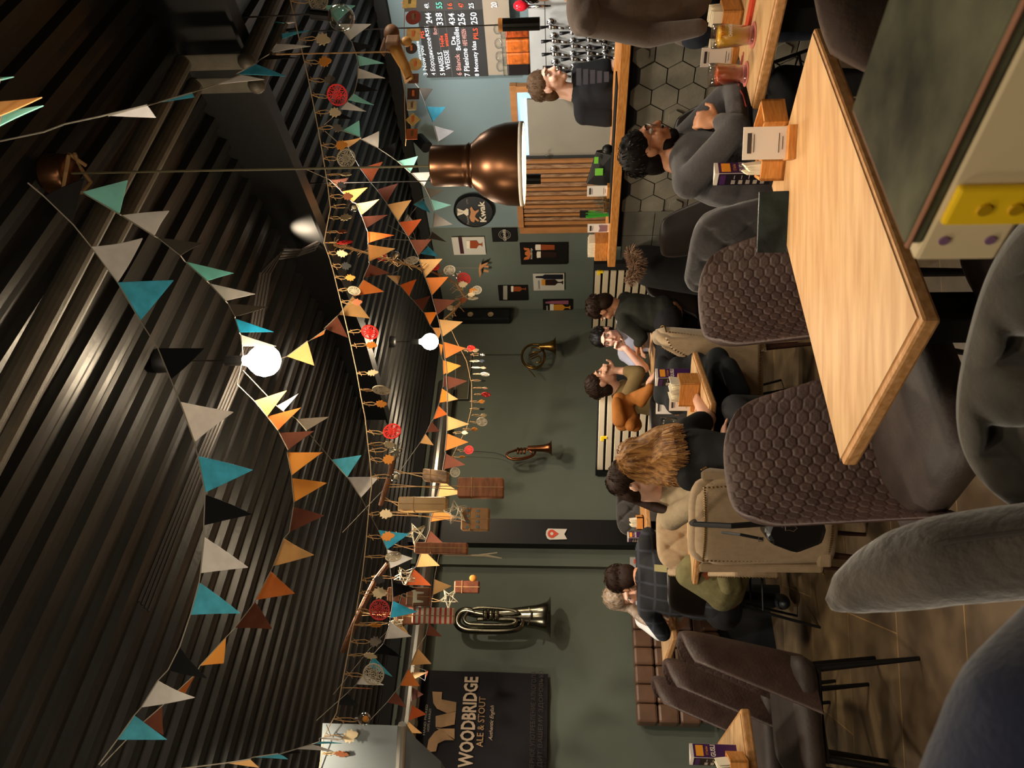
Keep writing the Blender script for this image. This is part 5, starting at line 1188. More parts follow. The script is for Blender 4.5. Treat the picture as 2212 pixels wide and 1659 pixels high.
tubes([(1065, 1331), (1030, 1326), (1003, 1318), (990, 1328), (986, 1345), (996, 1358), (1015, 1362), (1060, 1363), (1105, 1362), (1124, 1356), (1130, 1345), (1126, 1333)], lambda f: 10-4*f, pl_e, .04).build('outer_tube', sil, eu, smooth=True)
tubes([(1010, 1322), (1000, 1336), (1008, 1348), (1030, 1350), (1080, 1350), (1108, 1350), (1118, 1342), (1108, 1337), (1070, 1338), (1030, 1338)], 4, pl_e, .09).build('inner_tube', sil, eu, smooth=True)
tubes([(1020, 1316), (1040, 1312), (1075, 1314), (1110, 1318), (1125, 1325), (1100, 1328), (1050, 1322)], 3.2, pl_e, .10).build('lead_pipe', sil, eu, smooth=True)
for i, x in enumerate((1048, 1060, 1072)):
    MB().tube([PL(x, 1318, A, pl_e-.12), PL(x, 1338, A, pl_e-.12)], .019, 12).build('valve', sil, eu, smooth=True)
tubes([(1142, 1313), (1150, 1322), (1140, 1350)], 1.6, pl_e, .1).build('brace', sil, eu, smooth=True)
fh = thing('french_horn', 'coiled brass french horn hanging on the dark part of the left wall', 'brass instrument', PL(1160, 762, A, 5.8), 0)
bell(5.76, 748, [(1201, 22), (1199, 18), (1194, 13), (1185, 9), (1175, 6.5), (1165, 5)], -.02).build('bell', gld, fh, smooth=True)
cir = [(1153+24*math.cos(t), 770+25*math.sin(t)) for t in [2*math.pi*k/20-.9 for k in range(20)]]
tubes([(1178, 746), (1165, 744), (1150, 744)]+[(1152+25*math.cos(t), 770+26*math.sin(t)) for t in [-1.6-2*math.pi*k/16 for k in range(15)]], 2.6, 5.8).build('main_coil', gld, fh, smooth=True)
for pts in ([(1146, 752), (1156, 750), (1168, 752), (1170, 758), (1162, 762), (1150, 760)], [(1142, 768), (1160, 760)], [(1143, 772), (1161, 764)], [(1146, 776), (1164, 768)], [(1158, 782), (1166, 784), (1170, 776), (1164, 770)], [(1140, 784), (1146, 792), (1156, 790)]):
    tubes(pts, 1.6, 5.76).build('valve_slide', gld, fh, smooth=True)
tubes([(1142, 798), (1150, 806), (1156, 814)], 1.0, 5.78).build('mouthpipe', gld, fh, smooth=True)
tag(tubes([(965, 766), (1060, 766), (1126, 766)], .6, 5.85).build('hanging_wire', bcord), 'dark wire the french horn hangs from', 'wire')
ah = thing('alto_horn', 'small copper coloured alto horn hanging bell down between the other two horns', 'brass instrument', PL(1140, 970, A, 5.8), 0)
bell(5.76, 968, [(1192, 19), (1190, 14), (1184, 10), (1175, 8), (1157, 6.5), (1140, 6)], -.02).build('bell', cpr, ah, smooth=True)
tubes([(1156, 967), (1130, 970), (1100, 976), (1093, 982), (1098, 990), (1115, 994), (1140, 990), (1154, 982), (1157, 974)], 2.4, 5.79).build('main_loop', cpr, ah, smooth=True)
tubes([(1095, 980), (1110, 972), (1128, 968), (1150, 976), (1148, 984), (1125, 990), (1105, 988)], 1.6, 5.76).build('inner_loop', cpr, ah, smooth=True)
for x in (1119, 1126, 1133): MB().tube([PL(x, 968, A, 5.74), PL(x, 980, A, 5.74)], .010, 8).build('valve', cpr, ah, smooth=True)
tag(tubes([(975, 974), (1060, 976), (1085, 982), (1096, 990)], .7, 5.85).build('hanging_wire', bcord), 'dark wire the alto horn hangs from', 'wire')
# framed glass picture on the left wall
t = thing('glass_picture', 'clear framed glass panel on the left wall behind the orange bunting', 'picture', onB(1000, 810))
mb = MB()
cs_ = [PL(x, y, A, WB-.04) for x, y in ((985, 766), (1018, 766), (1010, 862), (983, 862))]
mb.tube(cs_, .006, 6, closed=True); mb.build('frame', MATS['white_metal'], t); mb = MB(); mb.prism(cs_, -A*.004); mb.build('pane', mat('dusty_pane', '5d5a4c', .2, 0, .2, 5), t)
# ================================================================ PEOPLE
def skinm(n, c): return mat('skin_'+n, c, .5, 0, .06, 20)
eyew = mat('eye_white', 'e8e2da', .3); eyed = mat('eye_iris', '2a1c14', .2)
def hand(w_, d, up, grip=.4, s=1.0, thumb=1):
    """palm, four unequal bent fingers and a side thumb"""
    d = d.normalized(); side = d.cross(up)
    side = side.normalized() if side.length > .1 else V((1, 0, 0)); nn = side.cross(d).normalized()
    pr = [('e', w_+d*.045*s, (.042*s, .052*s, .018*s), (side, d, nn)), ('c', w_-d*.01, w_+d*.03*s, .026*s, .026*s)]
    for i, L in enumerate((.060, .072, .068, .052)):
        b = w_+d*.085*s+side*(-.031+.0205*i)*s; k = d*math.cos(grip)-nn*math.sin(grip); k2 = d*math.cos(grip*2.2)-nn*math.sin(grip*2.2)
        m_ = b+k*L*.5*s; pr += [('c', b-d*.015, m_, .0095*s, .009*s), ('c', m_, m_+k2*L*.5*s, .009*s, .0078*s)]
    b = w_+d*.025*s-side*.034*s*thumb; m_ = b+(d*.6-side*thumb*.8).normalized()*.035*s; pr += [('c', b, m_, .012*s, .0105*s), ('c', m_, m_+(d*.9-side*thumb*.2-nn*.3).normalized()*.03*s, .0105*s, .009*s)]
    return pr
def person(label, head, f, neck, sL, sR, pelvis, arms, legs_, skin, shirt, pants, hair, sleeve='long', hs=1.0, up=None, long=None, group=None, vox=.0065, fat=1.0, hood=False, root=None):
    f = V(f).normalized(); up = (V(up) if up else Z); s_ = f.cross(up).normalized(); u = s_.cross(f).normalized()
    c = V(head); t = thing('person', label, 'person', V((pelvis.x, pelvis.y, 0)) if root is None else root, 0, group)
    E = lambda c_, r: ('e', c_, tuple(q*hs for q in r), (s_, f, u))
    body = [E(c+u*.025*hs-f*.012*hs, (.074, .094, .088)), E(c-u*.035*hs+f*.022*hs, (.060, .072, .078)), E(c-u*.095*hs+f*.062*hs, (.030, .026, .022)),
            E(c-u*.075*hs+f*.03*hs, (.050, .055, .035)), ('c', c+f*.088*hs+u*.012*hs, c+f*.110*hs-u*.026*hs, .008*hs, .0135*hs),
            E(c+f*.088*hs-u*.058*hs, (.022, .012, .007)), E(c+f*.086*hs-u*.068*hs, (.019, .012, .007)), E(c+f*.083*hs+u*.030*hs, (.052, .014, .010))]
    for q in (-1, 1):
        body += [E(c+s_*q*.076*hs-f*.006*hs-u*.005*hs, (.009, .020, .031)), E(c+s_*q*.043*hs+f*.06*hs-u*.03*hs, (.022, .022, .024))]
    body += [('c', c-u*.06*hs-f*.025*hs, V(neck), .052*hs, .058)]
    ctr = (V(sL)+V(sR))/2; sd = (V(sR)-V(sL)).normalized(); sp = (V(pelvis)-ctr); ax = sp.normalized(); fw_ = sd.cross(ax).normalized()
    def T(fr, a_, b_, h_): return ('e', ctr+sp*fr, (a_*fat, b_*fat, h_), (sd, fw_, ax))
    hw = (V(sR)-V(sL)).length/2
    body += [('c', sL, sR, .055, .055), T(.3, hw*.82, .10, .2), T(.7, hw*.72, .10, .18), ('c', ctr+sp*.3, V(pelvis), .10, .12)]
    cl = [('c', sL, sR, .068, .068), T(.12, hw*.92, .105, .12), T(.3, hw*.95, .125, .2), T(.62, hw*.88, .125, .2), T(.92, hw*.86, .13, .12), ('c', V(neck)+ax*.02, ctr, .066, .08)]
    for sh_, el, wr, hd in arms:
        sh_, el, wr = V(sh_), V(el), V(wr)
        body += [('c', sh_, el, .048, .039), ('c', el, wr, .039, .026)]
        if hd is not None: body += hand(wr, V(hd[0]), V(hd[1]), *(hd[2:]))
        if sleeve == 'long': cl += [('c', sh_, el, .064, .052), ('c', el, wr+(wr-el).normalized()*(-.02 if hd is not None else .03), .052, .038)]
        elif sleeve == 'short': cl += [('c', sh_, sh_.lerp(el, .62), .064, .062)]
        elif sleeve == 'roll': cl += [('c', sh_, el, .062, .05), ('c', el, el.lerp(wr, .45), .05, .046)]
    pt = []
    for hp, kn, an in legs_:
        hp, kn, an = V(hp), V(kn), V(an); body += [('c', hp, kn, .07, .05), ('c', kn, an, .05, .035), ('c', an, an+V((fw_.x, fw_.y, 0))*-.1-Z*.03, .035, .03)]
        pt += [('c', hp, kn, .09, .068), ('c', kn, an+Z*.03, .066, .05)]
        MB().ell(an+V((-fw_.x, -fw_.y, 0))*.05-Z*.02+Z*max(0, .06-an.z), .05, .12, .045, V((-fw_.y, fw_.x, 0)).normalized(), V((fw_.x, fw_.y, 0)).normalized()).build('shoe', mat('dark_shoe', '1a1918', .5), t, smooth=True)
    blob('body', body, vox, skin, t, 3)
    blob('shirt', cl, .011, shirt, t, 4)
    if pt: blob('trousers', pt+[('c', V(pelvis)+sd*.09, V(pelvis)-sd*.09, .115, .115)], .013, pants, t, 4)
    for q in (-1, 1):
        e = c+f*.0755*hs+s_*q*.031*hs+u*.006*hs; ey = MB().ell(e, .0125*hs, .0125*hs, .0095*hs, s_, f, u).build('eye', eyew, t, smooth=True)
        MB().ell(e+f*.0085*hs, .0055*hs, .005*hs, .0055*hs, s_, f, u).build('iris', eyed, ey, smooth=True)
    mb = MB(); mb.ell(c+f*.092*hs-u*.063*hs, .021*hs, .009*hs, .0045*hs, s_, f, u); mb.build('lips', mat('lips', '9c5548', .5), t, smooth=True)
    if hair:
        hp = [E(c+u*.045*hs-f*.022*hs, (.086, .100, .082)), E(c-u*.02*hs-f*.052*hs, (.078, .058, .080))]
        for i in range(16):
            a_ = random.uniform(-1.1, 1.1); b_ = random.uniform(.1, 1.3); d = (f*math.cos(b_)*.9+u*math.sin(b_)*1.0+s_*math.sin(a_)*.6).normalized(); hp.append(('e', c+u*.045*hs-f*.022*hs+d*.083*hs, (.016*hs, .016*hs, .016*hs)))
        if long:
            for pts, r0, r1 in long: hp += [('c', V(pts[i]), V(pts[i+1]), r0+(r1-r0)*i/(len(pts)-1), r0+(r1-r0)*(i+1)/(len(pts)-1)) for i in range(len(pts)-1)]
        ho = blob('hair', hp, .0075, hair, t, 3)
        mb = MB(); hc_ = c+u*.045*hs-f*.022*hs
        for i in range(260):
            d = V((random.gauss(0, 1), random.gauss(0, 1), random.gauss(0, 1))).normalized(); df, du_, ds = d.dot(f), d.dot(u), d.dot(s_)
            if du_ < -.25 and df > -.2: continue
            if df > .75 and du_ < .45: continue
            p_ = hc_+s_*ds*.086*hs+f*df*.100*hs+u*du_*.083*hs; fl = (f*.35-u*.55+s_*ds*.4); fl -= d*fl.dot(d)
            if fl.length < .05: continue
            fl = fl.normalized()*random.uniform(.018, .035)*hs; mb.tube([p_-d*.004, p_+d*.0035+fl*.5, p_-d*.001+fl], [.0022, .0026, .0008], 3, caps=False)
        mb.build('hair_strands', hair, ho)
        mb = MB()
        for q in (-1, 1): mb.tube([c+f*.096*hs+s_*q*.016*hs+u*.028*hs, c+f*.092*hs+s_*q*.034*hs+u*.033*hs, c+f*.08*hs+s_*q*.052*hs+u*.025*hs], .0035, 5)
        mb.build('eyebrows', hair, t)
    t['_'] = 0; del t['_']
    return t, c, f, s_, u
sk1 = skinm('warm', 'c58a66'); sk2 = skinm('fair', 'd9a58a'); sk3 = skinm('light', 'e2b49c')
hd = mat('hair_black', '17120f', .55, 0, .3, 60, spec=.15); hb_ = mat('hair_brown', '2f2019', .6, 0, .4, 60, spec=.15); hl = mat('hair_light_brown', '5d4632', .6, 0, .4, 60, spec=.15)
ns = lambda x, y, D: P(x, y, D)
# man in glasses
gs = mat('charcoal_sweater', '3d3a3d', .92, 0, .15, 40, .2, 120, sheen=.2)
pv = P(1690, 415, 3.25)
t, c, f, s_, u = person('bearded man in glasses and charcoal sweater leaning on the table with arms crossed', P(1402, 322, 3.36), (.93, -.36, -.10), P(1478, 352, 3.3), P(1488, 395, 3.12), P(1480, 300, 3.45), pv,
    [(P(1488, 395, 3.12), P(1592, 275, 2.92), P(1552, 262, 3.0), ((.25, .3, .9), (0, -1, .3), .9, .9, -1)), (P(1480, 300, 3.45), P(1588, 185, 3.25), P(1592, 262, 3.02), None)],
    [(pv+V((.02, .12, -.02)), pv+V((.42, .22, 0)), pv+V((.40, .2, -.42))), (pv+V((.05, -.1, -.02)), pv+V((.45, -.02, 0)), pv+V((.42, -.05, -.42)))], sk1, gs, mat('dark_trousers', '17171b', .9), hd, up=(.15, -.05, 1), fat=1.05)
blob('beard', [('e', c-u*.092+f*.055, (.042, .040, .030), (s_, f, u)), ('e', c-u*.072+f*.02+s_*.048, (.014, .034, .030), (s_, f, u)), ('e', c-u*.072+f*.02-s_*.048, (.014, .034, .030), (s_, f, u)), ('e', c-u*.045+f*.096, (.028, .008, .006), (s_, f, u))], .006, hd, t, 2)
mb = MB()
for q in (-1, 1):
    e = c+f*.100+s_*q*.034+u*.004; mb.tube([e+s_*.026*math.cos(k/14*2*math.pi)+u*.021*math.sin(k/14*2*math.pi) for k in range(14)], .0014, 5, closed=True)
    mb.tube([e+s_*q*.026, c+s_*q*.084+f*.02+u*.008, c+s_*q*.082-f*.015+u*.002], .0014, 5)
mb.tube([c+f*.103+s_*.009, c+f*.103-s_*.009], .0014, 5); mb.build('glasses', mat('glasses_wire', '8a8580', .3, .8), t)
# barman
pv = P(1440, 205, 4.98)
t, c, f, s_, u = person('barman in a black t-shirt with grey print standing behind the bar', P(1183, 180, 4.95), (.62, -.76, -.18), P(1238, 200, 5.0), P(1262, 248, 5.0), P(1256, 158, 5.0), pv,
    [(P(1262, 248, 5.0), P(1345, 258, 4.95), P(1395, 215, 4.8), ((.3, -.3, -.4), (0, 0, 1))), (P(1256, 158, 5.0), P(1340, 140, 4.95), P(1400, 160, 4.75), ((-.3, -.3, -.4), (0, 0, 1)))],
    [(pv+V((-.09, 0, 0)), pv+V((-.1, 0, -.40)), pv+V((-.1, 0, -.74))), (pv+V((.09, 0, 0)), pv+V((.1, 0, -.40)), pv+V((.1, 0, -.74)))], sk3, mat('black_tshirt', '0a0a0e', .9), mat('dark_trousers', '17171b', .9), hl, sleeve='short')
mb = MB()
for i in range(5): mb.box(P(1250+i*15, 166, 4.80), .10-.01*i, .004, .03, V((.9, -.2, 0)).normalized(), V((.2, .9, 0)).normalized())
mb.build('chest_print', mat('grey_print', '3c3c44', .8), t)
# hooded person at the edge
tau = mat('taupe_hoodie', '5b4d45', .92, 0, .12, 25, .2, 90, sheen=.2)
pv = P(1500, 12, 3.53)
t, c, f, s_, u = person('person in a taupe hoodie standing with their back turned beside the beer taps', P(1172, -42, 3.50), (.5, .85, -.1), P(1240, -20, 3.50), P(1285, 48, 3.40), P(1275, -115, 3.50), pv,
    [(P(1285, 48, 3.40), P(1400, 78, 3.42), P(1495, 62, 3.36), None), (P(1275, -115, 3.50), P(1400, -140, 3.48), P(1450, -90, 3.28), None)],
    [(pv+V((-.09, 0, 0)), pv+V((-.1, .02, -.42)), pv+V((-.1, .02, -.8))), (pv+V((.09, 0, 0)), pv+V((.1, .02, -.42)), pv+V((.1, .02, -.8)))], sk2, tau, mat('dark_jeans', '1b2130', .9), hb_, fat=1.15)
blob('hood', [('e', P(1252, 15, 3.40), (.13, .09, .06)), ('e', P(1270, 35, 3.38), (.09, .08, .06)), ('c', P(1248, -40, 3.48), P(1262, 48, 3.36), .06, .05)], .012, tau, t, 6)
# three men at the back
pv = P(1435, 735, 6.35)
t, c, f, s_, u = person('young man in a grey t-shirt facing the camera with his hand at his chin', P(1309, 728, 6.3), (-.28, -.93, -.12), P(1340, 727, 6.34), P(1352, 765, 6.36), P(1348, 692, 6.36), pv,
    [(P(1352, 765, 6.36), P(1392, 795, 6.15), P(1352, 752, 6.1), ((.3, .2, .9), (0, 1, 0), 1.0, .85)), (P(1348, 692, 6.36), P(1385, 690, 6.15), P(1386, 735, 6.0), ((-.9, -.3, .1), (0, 0, 1)))],
    [(pv+V((-.09, -.05, 0)), pv+V((-.12, -.45, 0)), pv+V((-.12, -.42, -.42))), (pv+V((.09, -.05, 0)), pv+V((.12, -.45, 0)), pv+V((.12, -.42, -.42)))], sk2, mat('grey_tshirt', '8b8890', .9), mat('dark_trousers', '17171b', .9), hd, sleeve='short', up=(0, .1, 1))
pv = P(1440, 680, 5.75)
dg = mat('dark_green_shirt', '24261f', .92, 0, .15, 30, .15, 80)
person('man in a dark green shirt turned away towards the lit man', P(1302, 664, 5.85), (-.72, .62, -.30), P(1338, 664, 5.85), P(1352, 700, 5.72), P(1352, 648, 6.0), pv,
    [(P(1352, 700, 5.72), P(1385, 728, 5.7), P(1378, 742, 5.95), ((-.3, .9, .1), (0, 0, 1))), (P(1352, 648, 6.0), P(1400, 660, 6.1), P(1385, 715, 6.2), ((-.8, .3, .1), (0, 0, 1)))],
    [(pv+V((-.02, .1, 0)), pv+V((-.36, .28, 0)), pv+V((-.34, .28, -.42))), (pv+V((-.02, -.08, 0)), pv+V((-.36, .05, 0)), pv+V((-.34, .05, -.42)))], sk1, dg, mat('dark_trousers', '17171b', .9), hb_, up=(-.1, .1, 1), fat=1.1)
pv = P(1440, 868, 5.75)
ol = mat('olive_shirt', '77623c', .9, 0, .12, 30, .15, 80)
person('man in an olive brown long sleeve shirt in profile, lifting his fist to his mouth', P(1300, 826, 5.8), (.95, -.1, .12), P(1338, 845, 5.8), P(1352, 868, 5.66), P(1348, 838, 5.95), pv,
    [(P(1352, 868, 5.66), P(1380, 804, 5.6), P(1330, 800, 5.7), ((.1, .0, .9), (0, 1, 0), 1.2)), (P(1348, 838, 5.95), P(1400, 845, 5.8), P(1404, 825, 5.55), ((.8, -.2, -.5), (0, 0, 1), .2))],
    [(pv+V((.02, .1, 0)), pv+V((.4, .15, 0)), pv+V((.38, .15, -.42))), (pv+V((.02, -.08, 0)), pv+V((.4, -.04, 0)), pv+V((.38, -.04, -.42)))], sk2, ol, mat('dark_trousers', '17171b', .9), hb_, sleeve='roll')
# blonde woman
pv = P(1640, 1000, 3.42); bk = mat('black_top', '0c0b0c', .9)
hcol = mat('hair_blonde', 'c08e54', .45, 0, 0, 3, wood='6d4526', stretch=((22, 22, 1.5), (0, 0, 0)))
hc = P(1392, 985, 3.66)
lng = [([hc+V((x*.055, -.04+.02*abs(x), .0)), P(1425, 985-x*48, 3.58+.03*abs(x)), P(1462, 982-x*56, 3.54+.03*abs(x))], .05, .03) for x in (-1, -.66, -.33, 0, .33, .66, 1)]
t, c, f, s_, u = person('woman with long straight blonde hair and a black top, her back to the camera', hc, (.35, .88, -.30), P(1452, 985, 3.62), P(1492, 1030, 3.50), P(1488, 930, 3.68), pv,
    [(P(1488, 930, 3.68), P(1530, 905, 3.80), P(1510, 870, 4.05), ((.3, .9, .1), (0, 0, 1))), (P(1492, 1030, 3.50), P(1580, 1010, 3.45), P(1565, 955, 3.62), ((.7, .6, -.1), (0, 0, 1)))],
    [(pv+V((-.08, .05, 0)), pv+V((.05, .45, .02)), pv+V((.05, .42, -.42))), (pv+V((.10, 0, 0)), pv+V((.23, .4, .02)), pv+V((.23, .37, -.42)))], sk2, bk, mat('dark_trousers', '17171b', .9), hcol, long=lng, sleeve='short')
mb = MB()
for i in range(420):
    x = random.uniform(-1, 1); rr = random.uniform(.9, 1.04)
    p0 = hc+s_*x*.07*rr+u*(.10-.05*abs(x))-f*(.05+random.uniform(0, .06)); p1 = hc+s_*x*.105*rr-f*(.115-.04*abs(x))-u*.03
    e_y = 985-x*66; ex = 1478+random.uniform(-16, 14)-abs(x)*14
    p2 = P(1430, 985-x*58, 3.49+.06*abs(x)); p3 = P(ex, e_y+random.uniform(-5, 5), 3.45+.06*abs(x)); mb.tube([p0, p1, p2, p3], [.004, .0045, .004, .0012], 4, caps=False)
mb.build('hair_strands', hcol, t)
# brunette
pv = P(1600, 1085, 3.75)
hc = P(1368, 1036, 3.92)
t, c, f, s_, u = person('dark haired woman in a beige jacket bending her face towards the blonde woman', hc, (.72, -.25, -.62), P(1432, 1075, 3.98), P(1450, 1118, 3.92), P(1442, 1050, 4.12), pv,
    [(P(1450, 1118, 3.92), P(1512, 1085, 3.72), P(1500, 1030, 3.85), ((.9, .2, .1), (0, 0, 1))), (P(1442, 1050, 4.12), P(1520, 1020, 4.1), P(1500, 985, 4.1), ((.9, -.1, .1), (0, 0, 1)))],
    [(pv+V((.05, .1, -.02)), pv+V((.3, .42, 0)), pv+V((.3, .42, -.42))), (pv+V((.1, -.02, -.02)), pv+V((.4, .3, 0)), pv+V((.4, .3, -.42)))], sk3, mat('beige_jacket', '9a886c', .9, 0, .12, 25, .3, 60), mat('dark_jeans', '1b2130', .9), hb_,
    long=[([hc+V((-.06, .02, .04)), P(1372, 1072, 3.98), P(1415, 1095, 3.93), P(1455, 1108, 3.86)], .05, .018)], up=(-.2, .1, 1))
# plaid man
pv = P(1560, 1285, 4.62)
pl_m = bpy.data.materials.new('dark_plaid'); pl_m.use_nodes = True; n = pl_m.node_tree.nodes; l = pl_m.node_tree.links
tc = n.new('ShaderNodeTexCoord'); bs = n['Principled BSDF']; bs.inputs['Roughness'].default_value = .9; prev = None
for ax_, ph in (('X', (0, 0, .3)), ('Z', (0, 0, 0))):
    wv = n.new('ShaderNodeTexWave'); wv.bands_direction = ax_; wv.inputs['Scale'].default_value = 3.6; wv.inputs['Distortion'].default_value = .3; l.new(tc.outputs['Object'], wv.inputs[0])
    r_ = n.new('ShaderNodeValToRGB'); r_.color_ramp.elements[0].position = .90; r_.color_ramp.elements[0].color = (0, 0, 0, 1); r_.color_ramp.elements[1].position = .98; l.new(wv.outputs[0], r_.inputs[0])
    if prev is None: prev = r_
    else:
        ad = n.new('ShaderNodeMix'); ad.data_type = 'RGBA'; ad.blend_type = 'LIGHTEN'; ad.inputs[0].default_value = 1; l.new(prev.outputs[0], ad.inputs[6]); l.new(r_.outputs[0], ad.inputs[7])
mx = n.new('ShaderNodeMix'); mx.data_type = 'RGBA'; l.new(ad.outputs[2], mx.inputs[0]); mx.inputs[6].default_value = hx('121216'); mx.inputs[7].default_value = hx('2a2d36'); l.new(mx.outputs[2], bs.inputs['Base Color'])
person('man in a dark plaid shirt with his back to the camera, green backpack behind him', P(1352, 1250, 4.85), (-.45, .8, -.45), P(1382, 1245, 4.78), P(1400, 1318, 4.78), P(1395, 1185, 4.85), pv,
    [(P(1400, 1318, 4.78), P(1432, 1368, 4.85), P(1420, 1330, 5.1), ((.2, .9, 0), (0, 0, 1))), (P(1395, 1185, 4.85), P(1400, 1155, 4.95), P(1420, 1200, 5.1), ((-.3, .8, 0), (0, 0, 1)))],
    [(pv+V((-.09, .05, 0)), pv+V((-.14, .42, 0)), pv+V((-.14, .4, -.42))), (pv+V((.09, .05, 0)), pv+V((.12, .42, 0)), pv+V((.12, .4, -.42)))], sk1, pl_m, mat('dark_trousers', '17171b', .9), hb_, fat=1.12, up=(-.1, .2, 1))
# woman opposite
pv = P(1450, 1325, 5.35); hc = P(1345, 1286, 5.25)
person('woman with ash blonde hair and white top leaning over the plaid man\'s table', hc, (.35, -.75, -.5), P(1378, 1305, 5.3), P(1392, 1338, 5.3), P(1390, 1275, 5.34), pv,
    [(P(1392, 1338, 5.3), P(1425, 1368, 5.15), P(1418, 1320, 5.0), ((.9, -.3, 0), (0, 0, 1))), (P(1390, 1275, 5.34), P(1420, 1262, 5.2), P(1420, 1290, 5.0), ((-.9, -.3, 0), (0, 0, 1)))],
    [], sk2, mat('white_top', 'cfc9c0', .85), bk, mat('hair_ash_blonde', '9a8268', .5, 0, .5, 50), long=[([hc+V((-.06, .03, .06)), P(1362, 1310, 5.25), P(1385, 1335, 5.2), P(1400, 1345, 5.16)], .05, .025), ([hc+V((.03, .07, .06)), P(1360, 1280, 5.34)], .05, .03)], up=(-.15, -.1, 1))
# neighbour in navy, mostly outside the frame
nav = mat('navy_sweater', '1b2037', .9, 0, .15, 40, .15, 150, sheen=.25)
pv = V((-.62, .30, .52))
SH = V((-.40, .52, 1.20))
person('person in a navy sweater filling the corner nearest the camera, only shoulder and arm visible', V((-.74, .34, 1.50)), (.3, .9, -.1), V((-.70, .34, 1.33)), V((-.92, .30, 1.24)), SH, pv,
    [(SH, P(2250, 1560, .50), V((-.02, .85, .70)), ((.6, .7, 0), (0, 0, 1))), (V((-.92, .30, 1.24)), V((-1.05, .4, .95)), V((-.8, .65, .8)), ((.6, .7, 0), (0, 0, 1)))],
    [(pv+V((-.1, .05, -.02)), pv+V((-.1, .45, 0)), pv+V((-.1, .45, -.44))), (pv+V((.1, .05, -.02)), pv+V((.12, .45, 0)), pv+V((.12, .45, -.44)))], sk2, nav, mat('dark_jeans', '1b2130', .9), hb_, fat=1.15)
# ================================================================ CLOTHES AND BAGS
t = thing('black_handbag', 'black handbag with silver clips hanging from the beige armchair', 'handbag', P(1720, 1160, 3.1))
D = 3.02; c = P(1722, 1160, D)
mb = MB(); fr_ = [(1652, 1155), (1662, 1125), (1700, 1112), (1775, 1118), (1790, 1145), (1780, 1178), (1722, 1199), (1665, 1178)]
q0_ = [P(x, y, D-.05) for x, y in fr_]; mb.prism(q0_, V((.02, .12, 0))); mb.build('bag_body', mat('black_bag_leather', '0d0d0f', .3), t, bevel=.02)
mb = MB(); mb.tube([P(1668, 1130, D-.06), P(1580, 1136, D-.06), P(1500, 1132, D+.02), P(1494, 1130, D+.12), P(1500, 1126, D+.3)], .011, 8); mb.tube([P(1650, 1165, D-.02), P(1600, 1155, D), P(1560, 1150, D+.1)], .006, 6); mb.build('strap', blk, t)
mb = MB(); mb.tube([P(1700+x, 1141+y, D-.07) for x, y in ((-3, -5), (-3, 5), (5, 4), (14, 7), (22, 0), (14, -7), (5, -4))], .002, 5, closed=True); mb.tube([P(1645+x, 1165+y, D-.04) for x, y in ((-6, -4), (-6, 4), (4, 4), (4, -4))], .002, 5, closed=True); mb.build('silver_clip', chrome, t)
ba = mat('olive_canvas', '6f6844', .9, 0, .2, 25, .25, 60)
t = thing('canvas_backpack', 'olive green canvas backpack hanging on the chair behind the plaid man', 'backpack', P(1540, 1250, 4.4)); D = 4.42
blob('pack_body', [('c', P(1490, 1240, D), P(1560, 1262, D), .085, .135), ('c', P(1500, 1225, D), P(1570, 1240, D), .08, .13), ('e', P(1560, 1272, D), (.13, .09, .10)), ('e', P(1590, 1262, D), (.12, .09, .05))], .012, ba, t, 5)
blob('front_pocket', [('c', P(1562, 1232, D-.12), P(1572, 1268, D-.12), .045, .045), ('c', P(1582, 1240, D-.11), P(1588, 1270, D-.11), .045, .04)], .009, ba, t, 4)
MB().box(P(1527, 1241, D-.115), .045, .006, .045, V((.7, 0, .7)).normalized(), V((0, 1, 0)), V((-.7, 0, .7)).normalized()).build('leather_patch', mat('red_leather_patch', '7a3c22', .6), t)
mb = MB(); mb.box((P(1408, 1226, D+.2)+P(1475, 1232, D+.02))/2, .04, .006, .20, RT, V((0, 1, 0)), (P(1408, 1226, D+.2)-P(1475, 1232, D+.02)).normalized()); mb.build('webbing_strap', mat('olive_webbing', '857a52', .8), t)
MB().ell(P(1570, 1297, D), .05, .05, .07).build('leather_corner', MATS['red_leather_patch'], t, smooth=True)
oj = mat('mustard_jacket', '9c5e1f', .85, 0, .15, 20, .25, 40)
t = thing('mustard_jacket', 'mustard orange padded jacket hung over the dark chair back', 'jacket', P(1360, 885, 5.0)); D = 5.25
blob('jacket_body', [('c', P(1338, 862, D), P(1345, 915, D), .05, .055), ('c', P(1348, 870, D+.02), P(1372, 918, D), .05, .05), ('c', P(1365, 862, D), P(1400, 845, D-.1), .045, .04), ('c', P(1368, 905, D), P(1362, 920, D-.1), .04, .04), ('c', P(1385, 870, D-.05), P(1405, 835, D-.15), .035, .03)], .012, oj, t, 4)
blob('jacket_hood', [('c', P(1332, 868, D-.07), P(1338, 908, D-.07), .035, .05)], .01, oj, t, 4)
t = thing('black_coat', 'black coat draped over the beige armchair beside the blonde woman\'s table', 'coat', P(1480, 830, 3.7)); D = 3.75
cb_ = mat('charcoal_cloth', '15171a', .9, 0, .2, 20, .3, 30)
blob('coat_drape', [('c', P(1430, 782, 4.62), P(1428, 858, 4.66), .045, .05), ('c', P(1465, 790, 4.55), P(1460, 872, 4.6), .06, .07), ('c', P(1505, 785, 4.5), P(1505, 880, 4.55), .07, .08), ('c', P(1550, 775, 4.42), P(1555, 870, 4.46), .07, .09), ('c', P(1575, 790, 4.35), P(1600, 850, 4.3), .05, .06), ('e', P(1500, 825, 4.62), (.16, .08, .24))], .013, cb_, t, 9)
